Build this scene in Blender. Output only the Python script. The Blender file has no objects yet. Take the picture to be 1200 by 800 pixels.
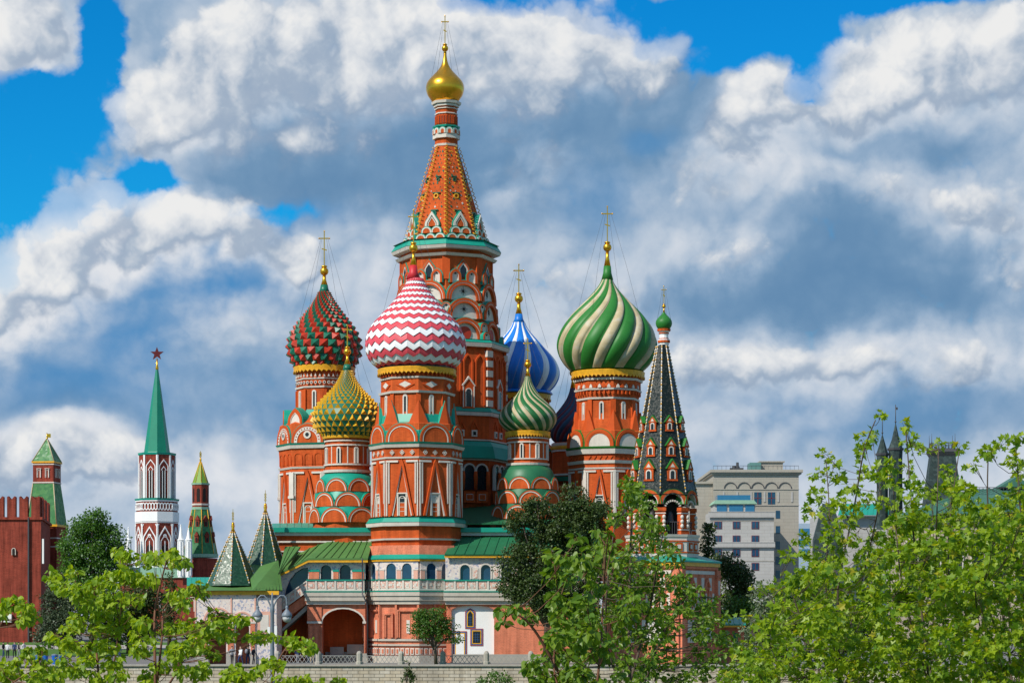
import bpy, bmesh, math, random
from mathutils import Matrix, Vector
R = math.radians
rnd = random.Random(7)
scene = bpy.context.scene
COL = scene.collection

# ------------------------------------------------------------------ camera
F = 2552.0            # focal length in photograph pixels (photo is 1200 wide)
HC = 4.4              # camera height above the plaza
HZ = 722.0            # row of the horizon in the photograph
cam_d = bpy.data.cameras.new('camera')
cam = bpy.data.objects.new('camera', cam_d)
COL.objects.link(cam)
cam.location = (0, 0, HC)
cam.rotation_euler = (R(90), 0, 0)
cam_d.sensor_width = 36
cam_d.lens = F / 1200 * 36
cam_d.shift_y = (HZ - 400) / 1200
cam_d.clip_end = 9000
scene.camera = cam

# ------------------------------------------------------------------ light
SUN_AZ, SUN_EL = R(47), R(42)      # azimuth to the left of the line behind the camera
sd = Vector((-math.sin(SUN_AZ) * math.cos(SUN_EL), -math.cos(SUN_AZ) * math.cos(SUN_EL), math.sin(SUN_EL)))
sl = bpy.data.lights.new('sun', 'SUN')
sl.energy = 5.0
sl.angle = R(0.5)
sl.color = (1, 0.94, 0.85)
sun = bpy.data.objects.new('sun', sl)
COL.objects.link(sun)
sun.rotation_euler = (-sd).to_track_quat('-Z', 'Y').to_euler()
sun.location = (-100, -60, 150)

scene.view_settings.view_transform = 'Standard'
scene.view_settings.look = 'None'
scene.view_settings.gamma = 1
scene.view_settings.exposure = 0.0
scene.render.film_transparent = False

class NT:
    """tiny helper round a node tree"""
    def __init__(s, tree):
        s.t = tree; s.n = tree.nodes; s.l = tree.links
    def new(s, typ, ins=None, **kw):
        n = s.n.new(typ)
        for k, v in kw.items(): setattr(n, k, v)
        for k, v in (ins or {}).items():
            if hasattr(v, 'is_output'): s.l.new(v, n.inputs[k])
            else: n.inputs[k].default_value = v
        return n
    def math(s, op, a, b=0.0, c=0.0, clamp=False):
        n = s.new('ShaderNodeMath', {0: a, 1: b, 2: c}, operation=op); n.use_clamp = clamp
        return n.outputs[0]
    def vec(s, op, a, b=(0, 0, 0)):
        return s.new('ShaderNodeVectorMath', {0: a, 1: b}, operation=op)
    def mixc(s, fac, a, b, bt='MIX'):
        n = s.new('ShaderNodeMix', data_type='RGBA', blend_type=bt)
        for i, v in ((0, fac), (6, a), (7, b)):
            if hasattr(v, 'is_output'): s.l.new(v, n.inputs[i])
            else: n.inputs[i].default_value = v if i == 0 else (*v[:3], 1)
        return n.outputs[2]
    def smooth(s, v, a, b, lo=0.0, hi=1.0):
        n = s.new('ShaderNodeMapRange', {0: v, 1: a, 2: b, 3: lo, 4: hi}, interpolation_type='SMOOTHSTEP')
        return n.outputs[0]
    def noise(s, v, scale, detail=4, rough=0.5, dist=0.0, dim='3D'):
        return s.new('ShaderNodeTexNoise', {'Vector': v, 'Scale': scale, 'Detail': detail, 'Roughness': rough, 'Distortion': dist}, noise_dimensions=dim)

world = bpy.data.worlds.new('World')
scene.world = world
world.use_nodes = True
wt = world.node_tree
wt.nodes.clear()
w = NT(wt)
sky = w.new('ShaderNodeTexSky', sky_type='NISHITA', sun_disc=False)
sky.sun_elevation = SUN_EL
sky.sun_rotation = math.atan2(sd.x, sd.y)
sky.altitude = 150; sky.air_density = 1.0; sky.dust_density = 0.3; sky.ozone_density = 2.5
skyc = w.new('ShaderNodeHueSaturation', {'Saturation': 1.45, 'Value': 1.0, 'Color': sky.outputs[0]}).outputs[0]
skyc = w.mixc(1.0, skyc, (0.10, 1.12, 1.34), 'MULTIPLY')

gen = w.new('ShaderNodeTexCoord').outputs['Generated']
sx = w.new('ShaderNodeSeparateXYZ', {0: gen})
az = w.math('ARCTAN2', sx.outputs[0], sx.outputs[1])
el = w.math('ARCSINE', sx.outputs[2])
# direction on the sky in units of 100 photograph pixels' angle: azimuth to the right, elevation up
K = F / 100
q0 = w.new('ShaderNodeCombineXYZ', {0: w.math('MULTIPLY', az, K), 1: w.math('MULTIPLY', el, K), 2: 0.0}).outputs[0]
def warp(scale, amt, detail, off):
    p = w.vec('ADD', q0, off).outputs[0]
    c = w.noise(p, scale, detail, 0.55).outputs['Color']
    d = w.vec('SUBTRACT', c, (0.5, 0.5, 0.5)).outputs[0]
    return w.vec('MULTIPLY', d, (amt, amt, 0)).outputs[0]
wv = w.vec('ADD', warp(0.6, 1.0, 3, (3.1, 7.7, 1.0)), warp(2.4, 0.34, 5, (11.3, 2.9, 5.0))).outputs[0]
q = w.vec('ADD', q0, wv).outputs[0]
SQ = lambda px, py: (math.atan((px - 600) / F) * K, math.atan((HZ - py) / F * math.cos(math.atan((px - 600) / F))) * K, 0)
def blobs(lst, src=None):
    tot = None
    for (px, py, rx, ry, wt_) in lst:
        d = w.vec('SUBTRACT', src or q, SQ(px, py)).outputs[0]
        d = w.vec('MULTIPLY', d, (100 / rx, 100 / ry, 0)).outputs[0]
        ln = w.vec('LENGTH', d).outputs['Value']
        v = w.smooth(ln, 1.45, 0.25, 0.0, wt_)
        tot = v if tot is None else w.math('ADD', tot, v)
    return tot
CLEAR = [(112, 40, 26, 60, 1), (60, 140, 80, 50, 1), (60, 235, 85, 42, .95), (170, 212, 50, 26, .9), (15, 95, 40, 22, .8),
         (590, 2, 80, 14, 1), (840, 12, 175, 42, 1.1), (835, 70, 40, 34, .9), (945, 70, 34, 40, 1), (1080, -8, 140, 28, 1.1),
         (-40, 190, 60, 120, 1), (440, -15, 60, 18, .9), (325, 245, 60, 16, .55), (5, 310, 20, 40, .5), (115, 95, 30, 30, .4)]
BRIGHT = [(400, 60, 160, 60, .65), (170, 125, 62, 45, .65), (230, 150, 60, 30, .4), (650, 50, 120, 70, .8), (30, 45, 60, 55, .8), (520, 55, 100, 70, .6), (300, 110, 80, 60, .45),
          (135, 285, 105, 52, 1.25), (60, 335, 75, 60, 1.2), (255, 268, 60, 40, 1.0), (345, 308, 34, 34, .95), (160, 240, 50, 35, 1.0), (20, 385, 50, 30, 1.0),
          (900, 112, 52, 46, 1.2), (1110, 85, 130, 48, .85), (1020, 110, 60, 40, .5), (610, 205, 60, 40, .6), (1160, 240, 80, 40, .5),
          (690, 345, 110, 50, .5), (860, 290, 90, 24, .55), (900, 420, 190, 34, .5), (1120, 420, 120, 40, .45), (90, 530, 150, 42, .75),
          (270, 375, 90, 45, .5), (430, 330, 60, 70, .35), (860, 190, 90, 40, .45), (220, 560, 80, 30, .5), (1190, 310, 40, 40, .6), (960, 210, 110, 26, .4),
          (660, 410, 70, 30, .4), (300, 540, 60, 60, .3), (830, 520, 120, 40, .35)]
DARK = [(430, 195, 190, 48, .85), (560, 160, 110, 50, .7), (340, 215, 120, 36, .5), (760, 130, 150, 58, .85), (700, 190, 140, 40, .6), (250, 310, 60, 40, .55), (170, 365, 80, 50, .75),
        (1030, 305, 170, 52, .9), (940, 350, 220, 36, .85), (1080, 175, 120, 22, .6), (1000, 260, 70, 40, .4), (280, 470, 170, 60, .55), (60, 455, 110, 40, .6),
        (980, 480, 220, 44, .6), (1130, 480, 120, 40, .5), (320, 400, 80, 50, .2), (700, 260, 40, 60, .35), (800, 360, 60, 30, .4), (120, 600, 200, 30, .3), (560, 235, 120, 30, .5), (880, 545, 150, 30, .3), (330, 490, 180, 26, .45), (50, 480, 110, 22, .5), (1010, 520, 180, 26, .4), (700, 470, 60, 30, .4), (600, 560, 200, 24, .3), (230, 630, 120, 24, .3)]
def billow(v, off, octs=((0.95, 1.0), (2.1, .55), (4.5, .26), (9.6, .11), (20.0, .05))):
    """heaped rounded shapes: folded noise in several sizes"""
    base = w.vec('ADD', v, off).outputs[0]
    tot = None
    for i, (sc_, am) in enumerate(octs):
        n_ = w.new('ShaderNodeTexNoise', {'Vector': w.vec('ADD', base, (i * 7.3, i * 3.1, i * 1.7)).outputs[0], 'Scale': sc_, 'Detail': 0.0}, normalize=False).outputs[0]
        v_ = w.math('MULTIPLY', w.math('ABSOLUTE', n_), am)
        tot = v_ if tot is None else w.math('ADD', tot, v_)
    return tot
qb = w.vec('ADD', q0, w.vec('MULTIPLY', wv, (.45, .45, 0)).outputs[0]).outputs[0]
LS = (-0.11, 0.10, 0)
bl0 = billow(qb, (2.0, 9.0, 4.0))
bl1 = billow(qb, tuple(a_ + b_ for a_, b_ in zip((2.0, 9.0, 4.0), LS)))
relief = w.math('SUBTRACT', bl0, bl1)
nz = w.noise(w.vec('ADD', q0, (5.0, 1.0, 2.0)).outputs[0], 1.0, 7, 0.55, 0.0).outputs[0]
clear = blobs(CLEAR)
cov = w.math('SUBTRACT', 1.0, clear)
cov = w.math('ADD', cov, w.math('MULTIPLY', w.math('SUBTRACT', bl0, 0.42), 0.75))
cov = w.math('ADD', cov, w.math('MULTIPLY', w.math('SUBTRACT', nz, 0.5), 0.5))
s0 = w.new('ShaderNodeSeparateXYZ', {0: q0})
# out-of-view cloud thinned overhead and to the sides, shaped to weaken the fill light
away = w.math('MAXIMUM', w.smooth(s0.outputs[1], 9.5, 15.0), w.smooth(w.math('ABSOLUTE', s0.outputs[0]), 10.0, 20.0))
cov = w.math('SUBTRACT', cov, w.math('MULTIPLY', away, 0.48))
cover = w.smooth(cov, 0.26, 0.78)
bri = blobs(BRIGHT)
dark = w.math('MULTIPLY', blobs(DARK), 0.8)
val = w.math('SUBTRACT', bri, dark)
val = w.math('ADD', val, w.smooth(w.new('ShaderNodeSeparateXYZ', {0: q0}).outputs[1], 4.2, 0.8, 0.0, 0.42))
val = w.math('ADD', val, w.math('MULTIPLY', w.math('SUBTRACT', nz, 0.5), 1.7))
rw = w.math('MULTIPLY_ADD', w.math('MINIMUM', bri, 1.2), 1.05, 0.30)
val = w.math('ADD', val, w.math('MULTIPLY', w.math('SUBTRACT', bl0, 0.42), 0.30))
val = w.math('ADD', val, w.math('MULTIPLY', relief, rw))
t = w.smooth(val, -1.6, 1.75)
def colour_ramp(fac, stops):
    r_ = w.new('ShaderNodeValToRGB', {0: fac}); cr = r_.color_ramp
    cr.elements[0].position, cr.elements[0].color = stops[0][0], (*stops[0][1], 1)
    cr.elements[1].position, cr.elements[1].color = stops[-1][0], (*stops[-1][1], 1)
    for p_, c_ in stops[1:-1]: cr.elements.new(p_).color = (*c_, 1)
    return r_.outputs[0]
soft = colour_ramp(t, ((0, (0.13, 0.275, 0.475)), (0.18, (0.185, 0.335, 0.53)), (0.38, (0.315, 0.455, 0.635)), (0.58, (0.52, 0.62, 0.75)), (0.8, (0.71, 0.765, 0.845)), (1, (0.85, 0.87, 0.91))))
thin = blobs([(250, 305, 70, 45, .8), (170, 365, 90, 55, .85), (110, 425, 130, 40, .5), (330, 250, 80, 22, .8), (290, 345, 70, 40, .5), (760, 172, 40, 18, .5), (700, 245, 60, 40, .4), (60, 460, 120, 40, .35), (300, 470, 160, 50, .25), (1010, 480, 200, 40, .3)])
soft = w.mixc(w.math('MULTIPLY', thin, w.math('SUBTRACT', 1.0, t, clamp=True), clamp=True), soft, (0.05, 0.27, 0.60))
# heaped clouds with a lit upper left side, in front of the soft layer
CUM = [(30, 40, 62, 52, 1), (-10, 60, 60, 40, .8), (400, 55, 165, 70, 1), (250, 70, 85, 60, .8), (172, 135, 58, 50, 1), (230, 165, 70, 45, .7), (330, 140, 120, 60, .7), (520, 75, 90, 70, .8), (480, 150, 110, 60, .6), (400, 200, 150, 44, .5),
       (645, 50, 75, 60, 1), (690, 95, 90, 60, .9), (775, 85, 55, 55, .9), (740, 150, 110, 55, .6), (600, 150, 90, 60, .6), (898, 108, 48, 42, 1), (880, 150, 60, 40, .6), (1040, 85, 85, 60, 1), (1130, 75, 90, 55, 1), (1200, 60, 60, 60, 1), (1010, 130, 70, 40, .7), (1150, 130, 110, 36, .6),
       (98, 238, 50, 40, 1), (150, 270, 65, 45, 1), (60, 305, 60, 50, 1), (30, 360, 55, 45, 1), (215, 262, 45, 38, .9), (275, 265, 55, 38, .9), (345, 300, 36, 30, .65), (360, 325, 24, 24, .5), (90, 350, 40, 26, .6), (-20, 340, 50, 60, 1),
       (70, 530, 120, 50, .65), (150, 545, 80, 34, .5), (20, 560, 60, 40, .4), (850, 300, 80, 30, .45), (680, 345, 90, 50, .55), (840, 428, 110, 40, .5), (960, 420, 90, 24, .4), (1100, 430, 120, 40, .5), (1170, 240, 90, 40, .6), (990, 225, 120, 28, .45), (640, 220, 70, 40, .45), (270, 385, 90, 36, .4), (1195, 310, 40, 40, .6), (850, 210, 60, 40, .4)]
blo = billow(w.vec('ADD', q0, w.vec('MULTIPLY', wv, (.3, .3, 0)).outputs[0]).outputs[0], (14.0, 3.0, 8.0), ((1.3, 1.0), (2.9, .55), (6.3, .28), (13.5, .13), (29.0, .06)))
def heap(shift, bl):
    qq = w.vec('ADD', qs, shift).outputs[0]
    return w.math('ADD', blobs(CUM, qq), w.math('MULTIPLY', w.math('SUBTRACT', bl, 0.42), 0.62))
qs = w.vec('ADD', q0, w.vec('MULTIPLY', wv, (.32, .32, 0)).outputs[0]).outputs[0]
LS2 = (-0.17, 0.17, 0)
blo2 = billow(w.vec('ADD', w.vec('ADD', q0, LS2).outputs[0], w.vec('MULTIPLY', wv, (.3, .3, 0)).outputs[0]).outputs[0], (14.0, 3.0, 8.0), ((1.3, 1.0), (2.9, .55), (6.3, .28), (13.5, .13)))
h0, h1 = heap((0, 0, 0), blo), heap(LS2, blo2)
hm = w.math('MULTIPLY', w.smooth(h0, 0.36, 0.70), w.math('SUBTRACT', 1.0, w.math('MULTIPLY', clear, .55), clamp=True))
lit = w.math('MULTIPLY_ADD', w.math('SUBTRACT', h0, h1), 0.95, 0.47)
lit = w.math('ADD', lit, w.math('MULTIPLY', w.math('SUBTRACT', bri, 0.5), 0.20))
lit = w.math('SUBTRACT', lit, w.math('MULTIPLY', dark, 0.36))
lit = w.math('ADD', lit, w.math('MULTIPLY', w.math('SUBTRACT', nz, 0.5), 0.35))
hm = w.math('MULTIPLY', hm, w.smooth(lit, -0.12, 0.52))
heapc = colour_ramp(w.smooth(lit, -0.15, 1.15), ((0, (0.15, 0.28, 0.45)), (0.25, (0.26, 0.37, 0.53)), (0.5, (0.46, 0.55, 0.67)), (0.74, (0.67, 0.72, 0.79)), (0.92, (0.83, 0.855, 0.885)), (1, (0.94, 0.94, 0.935))))
ccol = w.mixc(hm, soft, heapc)
cover = w.math('MAXIMUM', cover, hm)
bg1 = w.new('ShaderNodeBackground', {'Color': skyc, 'Strength': 0.10})
bg2 = w.new('ShaderNodeBackground', {'Color': ccol, 'Strength': 0.90})
mx = w.new('ShaderNodeMixShader', {0: cover, 1: bg1.outputs[0], 2: bg2.outputs[0]})
wo = w.new('ShaderNodeOutputWorld', {0: mx.outputs[0]})

# ------------------------------------------------------------------ materials
MATS = {}
def mat(name, col, rough=0.7, var=0.18, scale=1.2, metal=0.0, bump=0.0, streak=0.0, col2=None, spec=None, fine=9.0):
    if spec is None: spec = 0.18 if rough > .65 else 0.35
    """plain painted / mineral surface: broad mottling, fine grain, optional vertical weather streaks"""
    m = bpy.data.materials.new(name); m.use_nodes = True
    t = NT(m.node_tree); bsdf = m.node_tree.nodes['Principled BSDF']
    co = t.new('ShaderNodeTexCoord').outputs['Object']
    n1 = t.noise(co, scale, 5, 0.6).outputs[0]
    n2 = t.noise(co, fine, 3, 0.6).outputs[0]
    a = t.math('ADD', t.math('MULTIPLY', t.math('SUBTRACT', n1, 0.5), 2.0), t.math('MULTIPLY', t.math('SUBTRACT', n2, 0.5), 1.0))
    if streak:
        sv = t.vec('MULTIPLY', co, (3.0, 3.0, 0.22)).outputs[0]
        n3 = t.noise(sv, 1.3, 4, 0.6).outputs[0]
        a = t.math('ADD', a, t.math('MULTIPLY', t.math('SUBTRACT', n3, 0.5), streak * 2))
    f = t.math('MULTIPLY_ADD', a, var, 1.0)
    c = t.mixc(1.0, col, t.new('ShaderNodeCombineXYZ', {0: f, 1: f, 2: f}).outputs[0], 'MULTIPLY')
    if col2:
        c = t.mixc(t.smooth(n1, 0.45, 0.7), c, col2)
    t.l.new(c, bsdf.inputs['Base Color'])
    bsdf.inputs['Roughness'].default_value = rough
    bsdf.inputs['Metallic'].default_value = metal
    bsdf.inputs['Specular IOR Level'].default_value = spec
    if bump:
        b = t.new('ShaderNodeBump', {'Strength': bump, 'Distance': 0.05, 'Height': n2})
        t.l.new(b.outputs[0], bsdf.inputs['Normal'])
    MATS[name] = m
    return m
def brickmat(name, col, mortar, bw=0.26, bh=0.075, var=0.2, rough=0.85, streak=0.25, ms=0.012, dark=None, planar=False):
    m = bpy.data.materials.new(name); m.use_nodes = True
    t = NT(m.node_tree); bsdf = m.node_tree.nodes['Principled BSDF']
    co = t.new('ShaderNodeTexCoord').outputs['Object']
    s = t.new('ShaderNodeSeparateXYZ', {0: co})
    u = t.math('ADD', s.outputs[0], t.math('MULTIPLY', s.outputs[1], 0.83))
    uv = t.new('ShaderNodeCombineXYZ', {0: u, 1: s.outputs[2], 2: 0.0}).outputs[0]
    dk = dark or tuple(c * 0.72 for c in col)
    br = t.new('ShaderNodeTexBrick', {'Vector': uv, 'Color1': (*col, 1), 'Color2': (*dk, 1), 'Mortar': (*mortar, 1), 'Scale': 1.0,
        'Mortar Size': ms, 'Mortar Smooth': 0.3, 'Bias': -0.2, 'Brick Width': bw, 'Row Height': bh})
    n1 = t.noise(co, 0.5, 5, 0.6).outputs[0]
    sv = t.vec('MULTIPLY', co, (2.2, 2.2, 0.2)).outputs[0]
    n3 = t.noise(sv, 1.1, 4, 0.6).outputs[0]
    a = t.math('ADD', t.math('SUBTRACT', n1, 0.5), t.math('MULTIPLY', t.math('SUBTRACT', n3, 0.5), streak * 4))
    f = t.math('MULTIPLY_ADD', a, var * 3.2, 1.0)
    c = t.mixc(1.0, br.outputs[0], t.new('ShaderNodeCombineXYZ', {0: f, 1: f, 2: f}).outputs[0], 'MULTIPLY')
    t.l.new(c, bsdf.inputs['Base Color'])
    bsdf.inputs['Roughness'].default_value = rough
    bsdf.inputs['Specular IOR Level'].default_value = .12
    b = t.new('ShaderNodeBump', {'Strength': 0.35, 'Distance': 0.02, 'Height': t.math('SUBTRACT', 1.0, br.outputs[1])})
    t.l.new(b.outputs[0], bsdf.inputs['Normal'])
    MATS[name] = m
    return m
def mosaic(name, c1, c2, amount, scale, rough=0.4, c3=None, gloss=0.5):
    """small glazed tiles, some of them pale"""
    m = bpy.data.materials.new(name); m.use_nodes = True
    t = NT(m.node_tree); bsdf = m.node_tree.nodes['Principled BSDF']
    co = t.new('ShaderNodeTexCoord').outputs['Object']
    v = t.new('ShaderNodeTexVoronoi', {'Vector': co, 'Scale': scale})
    g = t.new('ShaderNodeSeparateXYZ', {0: v.outputs['Color']})
    n = t.noise(co, 0.8, 4, 0.6).outputs[0]
    k = t.math('GREATER_THAN', t.math('ADD', g.outputs[0], t.math('MULTIPLY', t.math('SUBTRACT', n, 0.5), 0.5)), 1 - amount)
    base = t.mixc(g.outputs[1], c1, c3 or tuple(x * 1.9 for x in c1))
    t.l.new(t.mixc(k, base, c2), bsdf.inputs['Base Color'])
    t.l.new(t.math('MULTIPLY_ADD', g.outputs[2], 0.25, rough - 0.1), bsdf.inputs['Roughness'])
    nn = t.vec('ADD', t.new('ShaderNodeNewGeometry').outputs['Normal'], t.vec('MULTIPLY', t.vec('SUBTRACT', v.outputs['Color'], (.5, .5, .5)).outputs[0], (.13, .13, .13)).outputs[0]).outputs[0]
    bsdf.inputs['Specular IOR Level'].default_value = gloss
    t.l.new(t.vec('NORMALIZE', nn).outputs[0], bsdf.inputs['Normal'])
    MATS[name] = m
    return m
def glassmat(name, col=(0.02, 0.03, 0.05), rough=0.12):
    m = bpy.data.materials.new(name); m.use_nodes = True
    b = m.node_tree.nodes['Principled BSDF']
    t = NT(m.node_tree)
    co = t.new('ShaderNodeTexCoord').outputs['Object']
    n = t.noise(co, 0.9, 2, 0.5).outputs[0]
    t.l.new(t.mixc(n, tuple(c * .5 for c in col), tuple(c * 1.6 for c in col)), b.inputs['Base Color'])
    b.inputs['Roughness'].default_value = rough
    MATS[name] = m
    return m
BRICK = brickmat('orange_brick', (0.52, 0.080, 0.014), (0.54, 0.115, 0.035), streak=0.34, var=0.26)
BRICKP = brickmat('salmon_brick', (0.58, 0.155, 0.075), (0.66, 0.27, 0.17), streak=0.36, var=0.26)
KBRICK = brickmat('crimson_brick', (0.235, 0.042, 0.024), (0.30, 0.08, 0.06), bw=0.5, bh=0.14, streak=0.45, var=0.36)
WHITE = mat('lime_white', (0.60, 0.54, 0.47), 0.8, 0.24, 0.9, streak=0.6)
WHITE2 = mat('clean_white', (0.80, 0.79, 0.76), 0.7, 0.08, 0.6, streak=0.3)
ORANGE = mat('orange_stucco', (0.50, 0.074, 0.012), 0.75, 0.3, 0.8, streak=0.4)
PINKW = mat('pink_stucco', (0.66, 0.36, 0.27), 0.8, 0.15, 0.9, streak=0.4)
TEAL = mat('teal_roof', (0.007, 0.27, 0.185), 0.42, 0.3, 0.7, streak=0.3)
GREENR = mat('green_roof', (0.075, 0.175, 0.045), 0.5, 0.3, 0.6, streak=0.3)
DGREENR = mat('dark_green_roof', (0.018, 0.13, 0.055), 0.45, 0.34, 0.6, streak=0.3)
PALEST = mat('pale_limestone', (0.47, 0.42, 0.35), 0.85, 0.24, 1.0, streak=0.6)
STONE = mat('grey_stone', (0.36, 0.33, 0.28), 0.85, 0.22, 1.0, streak=0.5, bump=0.3)
GOLD = mat('gold_leaf', (0.86, 0.43, 0.035), 0.30, 0.22, 1.6, metal=0.92, fine=5)
YELLOW = mat('yellow_trim', (0.68, 0.34, 0.018), 0.45, 0.5, 2.5, fine=16)
RED = mat('rose_red', (0.52, 0.022, 0.03), 0.5, 0.27, 0.6)
ROSE = mat('pale_rose', (0.60, 0.062, 0.082), 0.5, 0.23, 0.6)
DRED = mat('scarlet_paint', (0.44, 0.032, 0.012), 0.5, 0.3, 0.6)
DGREEN = mat('dark_green_paint', (0.008, 0.13, 0.075), 0.4, 0.38, 0.6)
YSTUD = mat('yellow_stud', (0.64, 0.34, 0.010), 0.45, 0.16, 0.8)
LGREEN = mat('leaf_green_paint', (0.022, 0.16, 0.022), 0.5, 0.3, 0.7)
MGREEN = mat('bottle_green_paint', (0.014, 0.12, 0.03), 0.45, 0.3, 0.7)
CREAM = mat('cream_paint', (0.45, 0.365, 0.21), 0.6, 0.34, 1.1, col2=(0.48, 0.43, 0.32))
BLUE = mat('azure_paint', (0.01, 0.17, 0.58), 0.4, 0.28, 0.7)
WSTRIPE = mat('white_paint', (0.78, 0.78, 0.78), 0.5, 0.08, 0.7)
NAVY = mat('navy_paint', (0.012, 0.05, 0.10), 0.45, 0.2, 0.8)
MAROON = mat('maroon_paint', (0.13, 0.02, 0.035), 0.5, 0.2, 0.8)
GLASS = glassmat('dark_glass', (0.012, 0.014, 0.018), .25)
BLUEGLASS = glassmat('blue_glass', (0.015, 0.05, 0.10), 0.08)
BLACK = mat('black_and_shade', (0.025, 0.02, 0.018), 0.9, 0.2)  # near-black: painted shade inside the belfry, dark openings, gable stars and dots
GTILE = mosaic('green_glazed_tile', (0.006, 0.036, 0.014), (0.03, 0.085, 0.045), 0.2, 7, 0.40)
MTILE = mosaic('speckled_glazed_tile', (0.005, 0.009, 0.006), (0.05, 0.047, 0.036), 0.12, 9, 0.36, None, .34)
IRON = mat('dark_iron', (0.06, 0.06, 0.065), 0.5, 0.15)
EARTH = mat('bare_soil', (0.12, 0.09, 0.06), 0.95, 0.2)

# ------------------------------------------------------------------ mesh builder and scene tree
def frame(px, Y):
    """pixel frame at depth Y: x to the right of column px, y away from the camera, z = photo row, all in photo pixels"""
    s = Y / F
    return Matrix(((s, 0, 0, (px - 600) * s), (0, s, 0, Y), (0, 0, -s, HC + HZ * s), (0, 0, 0, 1)))
def at(px, py, Y): return Vector(((px - 600) / F * Y, Y, HC + (HZ - py) / F * Y))
def face(fr, ang, ap):
    """frame of a wall facing ang degrees to the right of the camera, ap pixels from the axis; -y points out of the wall"""
    return fr @ Matrix.Rotation(R(ang), 4, 'Z') @ Matrix.Translation((0, -ap, 0))
class MB:
    def __init__(s, fr=None):
        s.v = []; s.f = []; s.m = []; s.sm = []; s.fr = fr or Matrix()
    def add(s, vs, fs, mi=0, fr=None, sm=False):
        fr = fr or s.fr; o = len(s.v)
        s.v += [fr @ Vector(p) for p in vs]
        for i, f in enumerate(fs):
            s.f.append([o + k for k in f]); s.m.append(mi[i] if isinstance(mi, list) else mi); s.sm.append(sm)
        return s
    def box(s, x0, x1, y0, y1, z0, z1, mi=0, fr=None):
        vs = [(x, y, z) for z in (z0, z1) for y in (y0, y1) for x in (x0, x1)]
        return s.add(vs, [(0, 1, 3, 2), (4, 6, 7, 5), (0, 4, 5, 1), (2, 3, 7, 6), (0, 2, 6, 4), (1, 5, 7, 3)], mi, fr)
    def prism(s, poly, y0, y1, mi=0, fr=None):
        n = len(poly)
        vs = [(x, y0, z) for x, z in poly] + [(x, y1, z) for x, z in poly]
        fs = [list(range(n)), list(range(2 * n - 1, n - 1, -1))] + [(i, (i + 1) % n, n + (i + 1) % n, n + i) for i in range(n)]
        return s.add(vs, fs, mi, fr)
    def ring(s, outer, inner, y0, y1, mi=0, fr=None):
        """band between two open outlines of equal length, extruded"""
        n = len(outer)
        vs = [(x, y, z) for y in (y0, y1) for L in (outer, inner) for x, z in L]
        fs = []
        for i in range(n - 1):
            a, b, c, d = i, i + 1, n + i + 1, n + i
            A, B, C, D = (2 * n + k for k in (a, b, c, d))
            fs += [(a, b, c, d), (D, C, B, A), (a, A, B, b), (d, c, C, D)]
        fs += [(0, n, 3 * n, 2 * n), (n - 1, 3 * n - 1, 4 * n - 1, 2 * n - 1)]
        return s.add(vs, fs, mi, fr)
    def lathe(s, prof, n=8, rot=0.0, mi=0, fr=None, sm=False, caps=True, x=0, y=0):
        """prof: (radius, z) rows; vertex 0 faces the camera turned rot degrees to the right"""
        vs = []; fs = []
        for r, z in prof:
            for k in range(n):
                a = R(rot) + 2 * math.pi * k / n
                vs.append((x + r * math.sin(a), y - r * math.cos(a), z))
        for j in range(len(prof) - 1):
            for k in range(n):
                fs.append((j * n + k, j * n + (k + 1) % n, (j + 1) * n + (k + 1) % n, (j + 1) * n + k))
        mis = [mi] * len(fs)
        s.add(vs, fs, mis, fr, sm)
        if caps:
            o = len(s.v) - len(vs)
            for base in (0, (len(prof) - 1) * n):
                s.f.append([o + base + k for k in range(n)]); s.m.append(mi); s.sm.append(False)
        return s
    def tube(s, path, r, n=6, mi=0, fr=None, sm=True):
        pts = [Vector(p) for p in path]
        rs = r if isinstance(r, (list, tuple)) else [r] * len(pts)
        vs = []; fs = []
        for i, p in enumerate(pts):
            d = (pts[min(i + 1, len(pts) - 1)] - pts[max(i - 1, 0)])
            if d.length < 1e-9: d = Vector((0, 0, 1))
            d.normalize()
            u = d.cross(Vector((0.13, 0.97, 0.2))); u.normalize(); v = d.cross(u)
            for k in range(n):
                a = 2 * math.pi * k / n
                vs.append(p + u * math.cos(a) * rs[i] + v * math.sin(a) * rs[i])
        for i in range(len(pts) - 1):
            for k in range(n):
                fs.append((i * n + k, i * n + (k + 1) % n, (i + 1) * n + (k + 1) % n, (i + 1) * n + k))
        fs += [list(range(n)), list(range((len(pts) - 1) * n, len(pts) * n))]
        return s.add(vs, fs, mi, fr, sm)
    def ball(s, c, r, mi=0, fr=None, n=14, sz=1.0):
        pr = [(max(r * math.sin(math.pi * i / 8), 0.001), c[2] - sz * r * math.cos(math.pi * i / 8)) for i in range(9)]
        return s.lathe(pr, n, 0, mi, fr, True, False, c[0], c[1])
    def build(s, name, mats, parent=None, label=None, origin=None, recalc=True, **props):
        me = bpy.data.meshes.new(name)
        o = bpy.data.objects.new(name, me)
        COL.objects.link(o)
        if parent is not None:
            o.parent = parent
            r = parent
            while r.parent: r = r.parent
            org = r.location
        else:
            org = Vector(origin) if origin is not None else Vector()
            o.location = org
        me.from_pydata([v - org for v in s.v], [], s.f)
        for m in (mats if isinstance(mats, (list, tuple)) else [mats]): me.materials.append(m)
        me.polygons.foreach_set('material_index', s.m)
        me.polygons.foreach_set('use_smooth', s.sm)
        if recalc:
            bm = bmesh.new(); bm.from_mesh(me)
            bmesh.ops.recalc_face_normals(bm, faces=bm.faces)
            bm.to_mesh(me); bm.free()
        me.update()
        if label: o['label'] = label
        for k, v in props.items(): o[k] = v
        return o
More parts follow.
